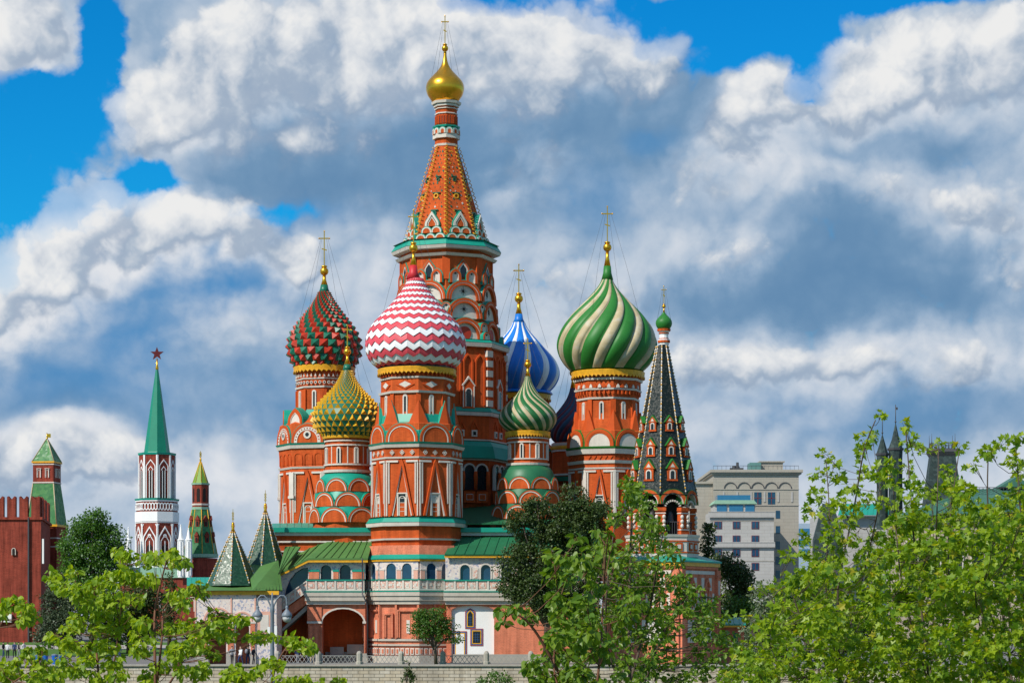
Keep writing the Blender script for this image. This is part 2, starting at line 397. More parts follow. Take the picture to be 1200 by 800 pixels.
def thing(name, label, cat, loc, group=None):
    o = bpy.data.objects.new(name, None); COL.objects.link(o)
    o.location = loc; o.empty_display_size = 0.5
    o['label'] = label; o['category'] = cat
    if group: o['group'] = group
    return o
def arch(x, z, hw, h, n=12, keel=0.0, leg=0.0):
    """outline of an arch standing on row z (rows grow downwards), left to right; leg = straight part below the spring"""
    P = []
    if leg: P.append((x - hw, z))
    for i in range(n + 1):
        a = math.pi * i / n
        k = keel * max(0.0, 1 - abs(i - n / 2) / (n * 0.28)) ** 1.6
        P.append((x - hw * math.cos(a), z - leg - h * math.sin(a) - k))
    if leg: P.append((x + hw, z))
    return P
def resample(pts, n, key=1.0):
    """smooth (r, z) profile through points; rows spaced evenly along the outline"""
    out = []
    for i in range(len(pts) - 1):
        p0, p1, p2, p3 = pts[max(i - 1, 0)], pts[i], pts[i + 1], pts[min(i + 2, len(pts) - 1)]
        for k in range(12):
            t = k / 12
            out.append(tuple(0.5 * (2 * p1[j] + (p2[j] - p0[j]) * t + (2 * p0[j] - 5 * p1[j] + 4 * p2[j] - p3[j]) * t * t + (3 * p1[j] - p0[j] - 3 * p2[j] + p3[j]) * t ** 3) for j in (0, 1)))
    out.append(pts[-1])
    L = [0]
    for a, b in zip(out, out[1:]): L.append(L[-1] + math.hypot(a[0] - b[0], a[1] - b[1]))
    res = []; j = 0
    for i in range(n + 1):
        d = L[-1] * (n_map(i / n, key))
        while j < len(L) - 2 and L[j + 1] < d: j += 1
        t = (d - L[j]) / max(L[j + 1] - L[j], 1e-9)
        res.append(tuple(out[j][k] + (out[j + 1][k] - out[j][k]) * min(max(t, 0), 1) for k in (0, 1)))
    return res
def n_map(t, key): return t ** key
# ------------------------------------------------------------------ the cathedral
VIS = (-112.5, -67.5, -22.5, 22.5, 67.5, 112.5)          # wall directions (before rot) that can be seen
VISE = (-90, -45, 0, 45, 90)                              # corner directions
AP = math.cos(math.pi / 8)
cath = thing('cathedral', 'orange brick cathedral crowded with patterned onion domes round a tall central tent spire', 'cathedral', at(521, 775, 222))

def finial(par, fr, top, by, br, neck, cone=None, cmat=None, bar=6.0, wires=None, t=0.55):
    """cross, ball and gilded neck above a dome"""
    mb = MB(fr)
    h = by - br - top
    mb.box(-t, t, -t, t, top, by - br + 1)
    c0 = top + h * 0.20
    mb.box(-bar, bar, -t * .7, t * .7, c0 - t * 1.2, c0 + t * 1.2)
    mb.prism([(-bar * .5, c0 + h * .30 - 1.2), (bar * .5, c0 + h * .30 + .6), (bar * .5, c0 + h * .30 + 1.9), (-bar * .5, c0 + h * .30)], -t * .7, t * .7)
    for x in (-bar, bar): mb.ball((x, 0, c0), t * 1.7, n=8)
    mb.ball((0, 0, top), t * 1.6, n=8)
    mb.build('cross', GOLD, par)
    mb = MB(fr)
    mb.ball((0, 0, by), br, n=20)
    mb.lathe([(neck[2], neck[0]), (neck[2] * 1.05, neck[0] + (neck[1] - neck[0]) * .4), (neck[3], neck[1])], 16, 0, 0, None, True)
    mb.lathe([(br * .55, by - br * 1.35), (br * .75, by - br * 1.1), (br * .3, by - br * .7)], 12, 0, 0, None, True)
    mb.build('orb', GOLD, par)
    if cone:
        MB(fr).lathe([(cone[2], cone[0]), (cone[2] * 1.18, cone[0] + (cone[1] - cone[0]) * .5), (cone[3], cone[1])], 24, 0, 0, None, True).build('neck_cone', cmat, par)
    if wires:
        mb = MB(fr)
        for k in range(4):
            a = math.pi / 4 + k * math.pi / 2 + .3
            mb.tube([(bar * .8 * math.sin(a), -bar * .8 * math.cos(a), c0), (wires[0] * math.sin(a) * .6, -wires[0] * math.cos(a) * .6, (c0 + wires[1]) / 2 + 2), (wires[0] * math.sin(a), -wires[0] * math.cos(a), wires[1])], 0.12, 4)
        mb.build('guy_wire', IRON, par)

def swirl_dome(par, fr, pts, N, twist, mats, amp=0.06, wr=0.5, rows=30, sub=6, name='dome', ease=1.0, label=None):
    """onion dome of N raised ribs that wind round it; wr = share of a pair taken by the second colour"""
    pr = resample(pts, rows)
    vs = []; fs = []; mi = []
    pairs = N // 2
    per = 2 * sub
    def col_ang(c):
        p, k = divmod(c, per)
        w1 = 1 - wr
        u = (k / sub) * w1 if k <= sub else w1 + (k - sub) / sub * wr
        return (p + u) / pairs * 2 * math.pi
    n = pairs * per
    L = [0]
    for a, b in zip(pr, pr[1:]): L.append(L[-1] + math.hypot(a[0] - b[0], a[1] - b[1]))
    for j, (r, z) in enumerate(pr):
        s = L[j] / L[-1]
        tw = R(twist) * (s ** ease)
        for c in range(n):
            k = c % sub
            b = math.sqrt(max(0, 1 - (2 * k / sub - 1) ** 2))
            rr = r * (1 + amp * (b - .6) * min(1, s * 4) * min(1, (1 - s) * 12 + .2))
            a = col_ang(c) + tw
            vs.append((rr * math.sin(a), -rr * math.cos(a), z))
    for j in range(len(pr) - 1):
        for c in range(n):
            fs.append((j * n + c, j * n + (c + 1) % n, (j + 1) * n + (c + 1) % n, (j + 1) * n + c))
            mi.append(0 if (c % per) < sub else 1)
    mb = MB(fr); mb.add(vs, fs, mi, None, True)
    r, z = pr[-1]
    mb.lathe([(r * 1.0, z - 1), (r * .92, z + 1.5), (r * .5, z + 1.5)], 32, 0, 0, None, True, False)
    return mb.build(name, mats, par, label)

def zigzag_dome(par, fr, pts, teeth, rows, mats):
    """overlapping scalloped courses with toothed lower edges"""
    sub = 2
    n = teeth * sub
    pr = resample(pts, 200)
    L = [0]
    for a, b in zip(pr, pr[1:]): L.append(L[-1] + math.hypot(a[0] - b[0], a[1] - b[1]))
    def atl(d):
        d = max(0, min(d, L[-1] - 1e-6)); j = 0
        while L[j + 1] < d: j += 1
        t = (d - L[j]) / (L[j + 1] - L[j])
        return tuple(pr[j][k] + (pr[j + 1][k] - pr[j][k]) * t for k in (0, 1))
    # course heights follow the radius
    wts = []
    d = 0
    edges = [0.0]
    while d < L[-1]:
        r = atl(d)[0]
        d += 2.9 + 5.3 * (r / 58.0) ** 0.95
        edges.append(min(d, L[-1]))
    mb = MB(fr)
    for i in range(len(edges) - 1):
        a, b = edges[i], edges[i + 1]
        h = b - a
        vs = []; fs = []
        steps = 3
        for j in range(steps + 2):
            for k in range(n):
                tooth = 1 if k % sub == 0 else -1
                u = min(j / steps, 1.0)
                amp = 2.5 * (atl((a + b) / 2)[0] / 58) ** .7
                dd = a + (h + 0.0) * u + amp * tooth
                r, z = atl(dd)
                off = 0.15 + 1.25 * u if j <= steps else -0.8
                an = 2 * math.pi * k / n
                vs.append(((r + off) * math.sin(an), -(r + off) * math.cos(an), z + (0.3 * u)))
        for j in range(steps + 1):
            for k in range(n):
                fs.append((j * n + k, j * n + (k + 1) % n, (j + 1) * n + (k + 1) % n, (j + 1) * n + k))
        mb.add(vs, fs, i % 2)
    return mb.build('dome', mats, par, 'bulbous dome of toothed rose and white courses')

def stud_dome(par, fr, pts, n, rowk, mats, hgt, shift, name='dome', label=None, slope=0.62):
    """rows of four-sided studs set like bricks, two colours taking turns"""
    pr = resample(pts, 240)
    L = [0]
    for a, b in zip(pr, pr[1:]): L.append(L[-1] + math.hypot(a[0] - b[0], a[1] - b[1]))
    def atl(d):
        d = max(0, min(d, L[-1] - 1e-6)); j = 0
        while L[j + 1] < d: j += 1
        t = (d - L[j]) / (L[j + 1] - L[j])
        return tuple(pr[j][k] + (pr[j + 1][k] - pr[j][k]) * t for k in (0, 1))
    mx = max(r for r, z in pts)
    edges = [0.0]
    while edges[-1] < L[-1] - .5:
        r = atl(edges[-1])[0]
        edges.append(min(edges[-1] + max(rowk * (r / mx) ** .75, rowk * .28), L[-1]))
    mb = MB(fr)
    for i in range(len(edges) - 1):
        a, b = edges[i], edges[i + 1]
        (r0, z0), (r1, z1) = atl(a), atl(b)
        (rm, zm) = atl(a + (b - a) * slope)
        off = i * shift
        hh = hgt * (rm / mx) ** .6
        # outward normal of the row
        dz, dr = z1 - z0, r1 - r0; l = math.hypot(dz, dr) or 1
        nr, nz = dz / l, -dr / l
        vs = []; fs = []; mi = []
        P = lambda r, z, k: (r * math.sin(2 * math.pi * k / n), -r * math.cos(2 * math.pi * k / n), z)
        for k in range(n):
            o = len(vs)
            vs += [P(r0, z0, k + off), P(r0, z0, k + 1 + off), P(r1, z1, k + 1 + off), P(r1, z1, k + off), P(rm + nr * hh, zm + nz * hh, k + .5 + off)]
            fs += [(o, o + 1, o + 4), (o + 1, o + 2, o + 4), (o + 2, o + 3, o + 4), (o + 3, o, o + 4)]
            mi += [(k + i) % 2] * 4
        mb.add(vs, fs, mi)
    r, z = pts[-1]
    mb.lathe([(r, z - .5), (r * .95, z + 1.5), (r * .6, z + 1.5)], 24, 0, 1, None, True, False)
    return mb.build(name, mats, par, label)

def tri_dome(par, fr, pts, n, rowk, mats, hgt):
    """upright three-sided studs on a darker ground"""
    pr = resample(pts, 240)
    L = [0]
    for a, b in zip(pr, pr[1:]): L.append(L[-1] + math.hypot(a[0] - b[0], a[1] - b[1]))
    def atl(d):
        d = max(0, min(d, L[-1] - 1e-6)); j = 0
        while L[j + 1] < d: j += 1
        t = (d - L[j]) / (L[j + 1] - L[j])
        return tuple(pr[j][k] + (pr[j + 1][k] - pr[j][k]) * t for k in (0, 1))
    mx = max(r for r, z in pts)
    edges = [0.0]
    while edges[-1] < L[-1] - .5:
        r = atl(edges[-1])[0]
        edges.append(min(edges[-1] + max(rowk * (r / mx) ** .8, rowk * .3), L[-1]))
    mb = MB(fr)
    for i in range(len(edges) - 1):
        a, b = edges[i], edges[i + 1]
        (r0, z0), (r1, z1) = atl(a), atl(b)
        rm, zm = atl(a + (b - a) * .6)
        dz, dr = z1 - z0, r1 - r0; l = math.hypot(dz, dr) or 1
        nr, nz = dz / l, -dr / l
        hh = hgt * (rm / mx) ** .6
        off = .5 * (i % 2)
        P = lambda r, z, k: (r * math.sin(2 * math.pi * k / n), -r * math.cos(2 * math.pi * k / n), z)
        vs = []; fs = []; mi = []
        for k in range(n):
            o = len(vs)
            vs += [P(r0, z0, k + .5 + off), P(r1, z1, k + .08 + off), P(r1, z1, k + .92 + off), P(rm + nr * hh, zm + nz * hh, k + .5 + off), P(r0, z0, k + 1.5 + off), P(r1, z1, k + 1.08 + off)]
            fs += [(o, o + 1, o + 3), (o + 1, o + 2, o + 3), (o + 2, o, o + 3), (o, o + 2, o + 5, o + 4)]
            mi += [0, 0, 0, 1]
        mb.add(vs, fs, mi)
    r, z = pts[-1]
    mb.lathe([(r, z - .5), (r * .95, z + 1.5), (r * .6, z + 1.5)], 24, 0, 1, None, True, False)
    return mb.build('dome', mats, par, 'onion dome of yellow studs on green')

def frieze(par, fr, r, z0, z1, n=40, rot=0, seg=8, teeth=True, m=None):
    """gilded band with a scalloped lower edge"""
    mb = MB(fr)
    mb.lathe([(r, z0), (r + .8, z0 + .6), (r, z1)], seg, rot, 0)
    if teeth:
        for k in range(n):
            a = 360 * k / n
            f = face(fr, a, r * (AP if seg == 8 else 1) + (.5 if seg != 8 else 2.2))
            mb.prism([(-r * 2.6 / n, z1 - .8), (r * 2.6 / n, z1 - .8), (0, z1 + 1.8)], -.4, .6, 0, f)
    return mb.build('frieze', m or YELLOW, par)

def bands(par, fr, specs, rot, seg=8, name='cornice', mats=None):
    """string courses: (radius, top row, bottom row, material index[, flare])"""
    for sp in specs:
        r, z0, z1, mi = sp[:4]
        fl = sp[4] if len(sp) > 4 else 0
        mb = MB(fr).lathe([(r - 2, z0), (r + fl, z0 + .001), (r, z1), (r - 2, z1 + .001)], seg, rot, 0)
        mb.build(sp[5] if len(sp) > 5 else name, (mats or [WHITE, TEAL, BRICK, DGREENR, GREENR, LGREEN, ORANGE])[mi], par)

def slit_window(par, f, x, z0, z1, hw, dark=True, fm=None, inner=None, name='window'):
    """narrow round-headed window with a raised surround"""
    mb = MB(f)
    leg = (z1 - z0) - hw
    mb.ring(arch(x, z1, hw, hw, 8, 0, leg), arch(x, z1, hw * .45, hw * .45, 8, 0, leg - hw * .2), -1.0, 1.0, 0)
    mb.prism(arch(x, z1, hw * .5, hw * .5, 8, 0, leg - hw * .2), -.25, .8, 1)
    return mb.build(name, [fm or WHITE, inner or (GLASS if dark else WHITE)], par)

def rect_window(par, f, x, z0, z1, hw, t=1.4, fm=None, arched=True, bars=True, blind=False):
    mb = MB(f)
    mb.box(x - hw, x - hw + t, -1.2, 1, z0, z1); mb.box(x + hw - t, x + hw, -1.2, 1, z0, z1); mb.box(x - hw - .6, x + hw + .6, -1.4, 1, z0 - t, z0 - .02)
    if arched: mb.ring(arch(x, z1, hw - t - .02, (hw - t) * .8, 8, 0, z1 - z0 - hw), arch(x, z1, hw - 2 * t, hw - 2 * t, 8, 0, z1 - z0 - hw), -.5, 1)
    mb.box(x - hw + t, x + hw - t, .2, .9, z0, z1, 1)
    if bars:
        for k in range(1, 5):
            z = z0 + (z1 - z0) * k / 5
            mb.box(x - hw + 2 * t, x + hw - 2 * t, -.05, .3, z - .25, z + .25)
    return mb.build('window', [fm or WHITE, WHITE if blind else GLASS], par)

def gable(par, f, hw, h, z, depth, mats, leg=0.0, keel=0.0, rings=((1.0, .86, 0, -1.4), (.80, .72, 1, -1.0)), tym=2, x=0, dot=0.0, star=False, ty=0.3, name='gable', scallop=0, deep=False):
    """rounded gable: tinned barrel roof running back into the tower, moulded rim, filled field"""
    mb = MB(f)
    mb.ring(arch(x, z, hw + .9, h + .9, 14, keel, leg), arch(x, z, hw * .97, h * .97, 14, keel * .97, leg), -.9, depth, 3)
    k = min(r[1] for r in rings)
    rec = min(2.6, hw * .14) if (star or dot or deep) else -.2
    for ro, ri, mi, y in rings:
        mb.ring(arch(x, z, hw * ro, h * ro, 14, keel * ro, leg), arch(x, z, hw * ri, h * ri, 14, keel * ri, leg), y - .9, rec + 1, mi)
    mb.prism(arch(x, z, hw * k + .1, h * k + .1, 14, keel * k, leg), rec - 1.0, rec + 1.2, tym)
    if scallop:
        for i in range(scallop):
            a = math.pi * (i + .5) / scallop
            mb.ball((x - hw * .74 * math.cos(a), -1.9, z - leg - h * .74 * math.sin(a)), .8, 0, n=6)
    if dot or star:
        cz = z - leg - h * .42
        if star:
            for i in range(4):
                g = f @ Matrix.Translation((x, rec - 1.25, cz)) @ Matrix.Rotation(math.pi * i / 4, 4, 'Y')
                L = hw * .24 if i % 2 == 0 else hw * .18
                mb.prism([(-.4, 0), (0, -L), (.4, 0), (0, L)], -.3, .3, 4, g)
        else:
            mb.lathe_disc = None
            mb.prism([(x + dot * math.cos(a * math.pi / 6), cz + dot * math.sin(a * math.pi / 6)) for a in range(12)], rec - 1.4, rec - .6, 4)
    return mb.build(name, mats, par)

def tri_gable(par, f, hw, z0, z1, depth, x=0, mats=None, fold=0.0, name='pointed_gable'):
    """pointed gable leaning against the drum, roof edges tinned"""
    mb = MB(f)
    e_ = fold * hw
    vs = [(x - hw, e_, z1), (x + hw, e_, z1), (x, depth * .62, z0), (x - hw * .5, depth + 2, z1), (x + hw * .5, depth + 2, z1), (x, depth + 3, z0 + 1), (x, 0, z1)]
    mb.add(vs, [(0, 6, 2), (6, 1, 2), (0, 2, 5, 3), (1, 4, 5, 2)], [0, 0, 1, 1])
    return mb.build(name, mats or [ORANGE, TEAL], par)

def lattice_body(par, f, hw, z0, z1, win_side=0, edge=True):
    """wall decoration of the big octagons: steep pointed rib, paired pilasters, a window at the foot"""
    mb = MB(f)
    for s_ in (-1, 1):
        # brick rib with a white fillet inside
        mb.prism([(0, z0 - 2), (s_ * 2.2, z0 + 3), (s_ * (hw * .74), z1), (s_ * (hw * .74 - 2.4), z1), (0, z0 + 5)], -2.4, 0.5, 0)
        mb.prism([(0, z0 + 6), (0, z0 + 3.2), (s_ * (hw * .74 - 2.4), z1), (s_ * (hw * .74 - 4.0), z1)], -1.6, 0.5, 1)
        for k in (.80, .93):
            mb.box(s_ * hw * k - .7, s_ * hw * k + .7, -1.3, 0.5, z0 + 2, z1 - (14 if k < .9 else 0), 1)
        mb.box(s_ * hw * .60 - hw * .36, s_ * hw * .60 + hw * .36, -1.5, .5, z0 - .6, z0 + 1.6, 1) if s_ else None
    mb.build('blind_arcade', [ORANGE, WHITE], par)

def star_frieze(par, f, hw, z, n=3):
    mb = MB(f)
    for k in range(n):
        x = -hw + hw * 2 * (k + .5) / n
        for dx, dz in ((0, -1.6), (-1.4, .0), (1.4, 0.0), (0, 1.5)):
            mb.ring([(x + dx + 1.35 * math.cos(a * math.pi / 4), z + dz + 1.35 * math.sin(a * math.pi / 4)) for a in range(9)],
                    [(x + dx + .75 * math.cos(a * math.pi / 4), z + dz + .75 * math.sin(a * math.pi / 4)) for a in range(9)], -.9 - .03 * dx - .05 * dz, .3, 0)
    mb.build('frieze', WHITE, par)

# ---- front church: rose and white zigzag dome
A = frame(488.5, 211); ra = 5
fa = MB(A).lathe([(42, 432), (42, 470), (43, 497), (52, 500), (53, 525), (52.5, 540), (53, 607), (54, 620), (52, 655), (52, 664)], 8, ra, 0)
fa = fa.build('church_tower', BRICK, cath, 'foremost octagonal brick tower under the rose and white zigzag dome')
zigzag_dome(fa, A @ Matrix.Translation((-1.5, 0, 0)), [(8.6, 326), (10, 331), (14.5, 339), (22, 349), (31, 360), (41, 370.5), (50, 381), (55.5, 391), (57.8, 401), (58, 409), (55.5, 418), (50, 426), (43, 431.5)], 25, 22, [ROSE, WSTRIPE])
finial(fa, A @ Matrix.Translation((-4, 0, 0)), 246, 291, 5.2, (296, 311, 1.7, 4.2), (311, 327, 4.2, 9), RED, 5.5, (44, 372))
MB(A).lathe([(40, 431), (45, 431.5), (45, 433), (40, 433.5)], 8, ra).build('dome_base', IRON, fa)
frieze(fa, A, 45.5, 433.5, 440, 56, ra, 32)
bands(fa, A, [(43.5, 445, 447, 0, .8), (44.5, 461.5, 464, 0, .8), (55.5, 521.3, 523.4, 1, 1.5, 'eave'), (55, 524, 527.5, 0, 1.5), (53.5, 528, 529, 2), (54, 538.2, 540.2, 0, .6), (59.5, 607, 613.5, 1, -4.5, 'eave'), (59, 614, 618, 0, .8), (56, 632, 634, 0, .7), (54.5, 644, 645.6, 0, .5)], ra)
MB(A).lathe([(43, 488), (46, 497), (52.5, 508), (53, 521)], 8, ra).build('roof_skirt', TEAL, fa)
for k in range(32):
    pass
mb = MB(A)
for k in range(48):
    g = face(A, k * 7.5 + ra, 43.0 * (1 - .04))
    mb.box(-1, 1, -1.2, 1.5, 441, 444, 0, g)
mb.build('bracket_course', ORANGE, fa)
for a in VIS:
    g = face(A, a + ra, 42 * AP)
    mb = MB(g)
    mb.prism([(-11.5, 454), (0, 448.5), (11.5, 454), (0, 459.5)], -1.1, .5, 0)
    mb.prism([(-7.6, 454), (0, 450.3), (7.6, 454), (0, 457.7)], -1.5, .5, 1)
    mb.build('diamond_panel', [ORANGE, WHITE], fa)
    if abs(a) < 100:
        slit_window(fa, face(A, a + ra, 42.3 * AP), 0, 465.5, 491, 2.9, a in (-22.5, 67.5))
        g = face(A, a + ra, 53.4 * AP)
        gable(fa, g, 19.6, 18.5, 521.4, 16, [ORANGE, WHITE, BRICK, TEAL, BLACK], 3.0, 0, ((1.0, .86, 0, -1.2), (.84, .78, 1, -1.0), (.76, .6, 0, -.4)), 2)
        g = face(A, a + ra, 53.2 * AP)
        star_frieze(fa, g, 18.5, 533.3, 3)
        lattice_body(fa, face(A, a + ra, 52.8 * AP), 20.2, 543, 606)
        rect_window(fa, face(A, a + ra, 53.1 * AP), 0, 581, 606, 6.0, 1.5, blind=(a not in (-22.5, 67.5)))
for a in VISE:
    tri_gable(fa, face(A, a + ra, 51), 14.5, 472, 507, 11, fold=.414)
mb = MB(A)
for a in VISE:
    g = face(A, a + ra, 42)
    mb.box(-2.6, 2.6, -.8, 2, 464, 500, 0, g)
mb.build('corner_pilaster', ORANGE, fa)

# ---- left church: red and green faceted dome
B = frame(380, 230); rb = 5
fb = MB(B).lathe([(32.5, 431), (32.5, 485), (47, 497), (52, 500), (54, 524), (53, 530), (51.5, 549), (52, 555), (53, 617), (55, 640), (52, 675)], 8, rb).build('church_tower', BRICK, cath, 'leftmost octagonal brick tower under the red and green faceted dome')
stud_dome(fb, B, [(6.8, 342), (8.5, 347), (13, 355), (19.5, 365), (27, 375), (34, 385), (39.5, 395), (41.7, 404), (41.5, 413), (38.5, 422), (33, 430)], 26, 8.6, [DRED, DGREEN], 4.2, -.48, label='onion dome of red and green pyramid studs')
finial(fb, B, 271, 318, 5.0, (323, 334, 2, 4), (334, 343, 4.2, 6.8), DGREEN, 6, (34, 372))
frieze(fb, B, 35.5, 430.5, 437, 40, rb, 32)
bands(fb, B, [(33.7, 445.3, 447, 0, .5), (33.9, 455, 457, 0, .5), (55.5, 522.3, 524.4, 1, 1.5, 'eave'), (55, 524.8, 528.5, 0, 1.2), (52.8, 549.5, 551.7, 0, 1), (60, 618, 624, 1, -4, 'eave'), (59, 624.3, 628, 0, 1)], rb)
MB(B).lathe([(33, 482), (38, 490), (50, 506), (52.5, 522)], 8, rb).build('roof_skirt', TEAL, fb)
mb = MB(B)
for k in range(40):
    g = face(B, k * 9 + rb, 32.6)
    mb.prism([(-1.2, 444), (0, 440.5), (1.2, 444)], -.9, .3, 0, g)
    mb.prism([(1.7 * math.cos(i * math.pi / 5), 451 + 1.9 * math.sin(i * math.pi / 5)) for i in range(10)], -.8, .3, 0, g)
    mb.prism([(.9 * math.cos(i * math.pi / 4), 451 + 1.0 * math.sin(i * math.pi / 4)) for i in range(8)], -1.0, -.7, 1, g)
mb.build('frieze', [WHITE, BLACK], fb)
for a in VIS[:5]:
    slit_window(fb, face(B, a + rb, 32.8 * AP), 0, 459.5, 481, 2.6, a == -22.5)
    g = face(B, a + rb, 53.6 * AP)
    gable(fb, g, 19.8, 20, 522.4, 16, [ORANGE, WHITE, BRICK, TEAL, BLACK], 2.0, 0, ((1.0, .84, 0, -1.3), (.84, .64, 1, -1.0), (.64, .58, 0, -.5)), 2, scallop=13)
    mb = MB(g); mb.ring([(4.6 * math.cos(i * math.pi / 8), 513 + 4.6 * math.sin(i * math.pi / 8)) for i in range(17)], [(2.4 * math.cos(i * math.pi / 8), 513 + 2.4 * math.sin(i * math.pi / 8)) for i in range(17)], -2.2, 0, 0)
    mb.prism([(2.5 * math.cos(i * math.pi / 8), 513 + 2.5 * math.sin(i * math.pi / 8)) for i in range(16)], -1.8, 0, 1)
    mb.build('window', [WHITE, GLASS], fb)
    mb = MB(face(B, a + rb, 51.8 * AP))
    for x in (-12.5, 0, 12.5):
        mb.ring(arch(x, 547, 5.6, 5, 8, 0, 9), arch(x, 547, 4.1, 3.6, 8, 0, 9), -1.3, .5, 0)
        mb.prism(arch(x, 547, 4.1, 3.6, 8, 0, 9), -.2, .5, 0)
    mb.build('niche_course', ORANGE, fb)
    lattice_body(fb, face(B, a + rb, 52.3 * AP), 19.8, 556, 616)
    rect_window(fb, face(B, a + rb, 52.7 * AP), 0, 592, 615, 5.8, 1.4)
for a in VISE:
    gable(fb, face(B, a + rb, 46), 11.5, 12, 500, 10, [ORANGE, WHITE, WHITE, TEAL, BLACK], 3, 3.5, ((1.0, .68, 0, -1.2), (.66, .6, 1, -1)), 2)
    MB(face(B, a + rb, 33.2)).box(-2.8, 2.8, -.4, 2.5, 459, 486).build('corner_pilaster', ORANGE, fb)
    MB(face(B, a + rb, 52.8)).box(-3.6, 3.6, -1.2, 2.5, 556, 583).box(-4.6, 4.6, -1.8, 2.5, 583, 586).build('corner_pilaster', WHITE, fb)

# ---- the two small front churches
def small_church(cx, Y, rot, lbl, drum, skirt, tiers, roofm, yb):
    fr = frame(cx, Y)
    rd, z0, z1 = drum
    t = MB(fr).lathe([(rd, z0), (rd, z1)] + [(r - 1.5, z) for r, z in skirt] + [(skirt[-1][0] - 1.5, yb)], 16, rot).build('church_tower', BRICK, cath, lbl)
    MB(fr).lathe([(rd - 1, z1 - 1)] + list(skirt), 32, rot, 0, None, True).build('roof_skirt', roofm, t)
    for (r, z, h, hw, half) in tiers:
        for a in ((-90, -45, 0, 45, 90) if half else (-112.5, -67.5, -22.5, 22.5, 67.5, 112.5)):
            gable(t, face(fr, a + rot, r), hw, h, z, 10, [ORANGE, WHITE, BRICK, roofm, BLACK], 0, 0, ((1.0, .91, 0, -1.0), (.91, .825, 1, -.9)), 2)
    return fr, t
Cf, fc = small_church(407, 214.5, 5, 'small brick drum between the left and front towers under the yellow studded dome', (26, 510, 556), [(27, 556), (33, 562), (34, 578), (38, 584), (38, 595), (41.5, 599), (41.5, 613)],
    [(33, 577, 15, 13.4, False), (37, 594.5, 16, 15.2, True), (40.5, 613, 17, 16.8, False)], TEAL, 640)
tri_dome(fc, Cf, [(5.8, 434), (8, 440), (12.5, 449), (19.5, 458.5), (28.5, 468), (36, 477), (40, 485), (40.8, 492), (38, 500), (32, 507), (27, 510.5)], 28, 7.6, [YSTUD, DGREEN], 3.4)
finial(fc, Cf, 381, 412, 4.4, (416, 427, 1.6, 3.8), (427, 434, 3.9, 5.6), DGREEN, 4.6, (34, 462))
bands(fc, Cf, [(29.5, 510.3, 511.2, 3), (28.7, 511.4, 514.5, 0), (27.2, 517, 518.6, 0), (27.2, 522, 523.6, 0), (27.5, 544.5, 546.3, 0), (28, 551.5, 554.5, 0, .5)], 5, 32)
MB(Cf).lathe([(28.9, 511.3), (29.4, 512), (28.9, 514.7), (27, 514.8)], 32).build('frieze', YELLOW, fc)
for a in VIS[1:5]:
    slit_window(fc, face(Cf, a + 5, 26.4), 0, 525, 544, 2.6, a == -22.5)
for a in VISE[1:4]:
    MB(face(Cf, a + 5, 25.6)).box(-.6, .6, -.6, 1, 524, 544).build('corner_pilaster', WHITE, fc)

Df, fd = small_church(618.5, 215.5, 5, 'small brick drum between the front and right towers under the striped green dome', (23.5, 505, 548), [(24.5, 546), (29, 552), (33, 562), (33, 574), (36.5, 580), (36.5, 591), (39, 596), (39, 609)],
    [(32, 574, 14, 13.2, False), (35.6, 591, 15, 14.6, True), (38.2, 609, 16, 15.8, False)], DGREENR, 640)
swirl_dome(fd, Df, [(3.2, 441), (4.6, 446), (8, 454), (14, 463), (22, 471), (29.5, 479), (33.6, 487), (33.2, 494), (29, 501), (23.5, 505.5)], 30, 105, [MGREEN, CREAM], .035, .40, 34, 5, label='green and cream dome of thin spiral stripes')
finial(fd, Df, 397, 427, 4.2, (431, 441, 1.6, 3.2), None, None, 4.4, (28, 468))
frieze(fd, Df, 26, 506, 511.5, 46, 5, 32)
bands(fd, Df, [(24.6, 513.6, 515, 0), (24.8, 518.4, 520, 0), (24.8, 538, 539.4, 0), (25.2, 543.3, 546, 0, .5)], 5, 32)
for a in VIS[1:5]:
    slit_window(fd, face(Df, a + 5, 23.9), 0, 520.5, 538, 2.4, a == -22.5)
for a in VISE[1:4]:
    MB(face(Df, a + 5, 23.1)).box(-.6, .6, -.6, 1, 520, 538).build('corner_pilaster', WHITE, fd)

# ---- right church: broad green and cream swirls
H = frame(712.5, 220); rh = 7
fh = MB(H).lathe([(39, 436), (39, 455), (37, 466), (35.5, 470), (36.5, 492), (41, 506), (46, 508), (47, 528), (46, 548), (46, 612), (48, 680)], 8, rh).build('church_tower', BRICK, cath, 'right octagonal brick tower under the broad green and cream swirled dome')
swirl_dome(fh, H @ Matrix.Translation((-1.2, 0, 0)), [(6.8, 328), (9, 333), (14.5, 341), (22.5, 350), (32, 360), (42, 371), (50.5, 383), (55.5, 395), (57, 406), (54.5, 417), (49, 427), (42.5, 435)], 20, -84, [LGREEN, CREAM], .085, .41, 36, 8, ease=.75, label='green and cream dome of broad swirling ribs')
finial(fh, H @ Matrix.Translation((-.8, 0, 0)), 242, 290, 5.0, (295, 312, 2, 4), (312, 328, 4.2, 7), LGREEN, 6, (42, 375))
frieze(fh, H, 42.5, 436.5, 443.5, 52, rh, 32)
bands(fh, H, [(41, 446, 448.5, 0, .6), (39.8, 458, 460, 0, .6), (37.3, 468.3, 470.5, 0, .6), (49.5, 526, 528.3, 5, 1, 'eave'), (49, 529, 534.5, 0, 1.3), (47.5, 542, 545.5, 0, .9), (46.8, 550, 552, 0, .5)], rh)
MB(H).lathe([(36.5, 501), (42, 510), (45.5, 517), (46, 526)], 8, rh).build('roof_skirt', LGREEN, fh)
mb = MB(H)
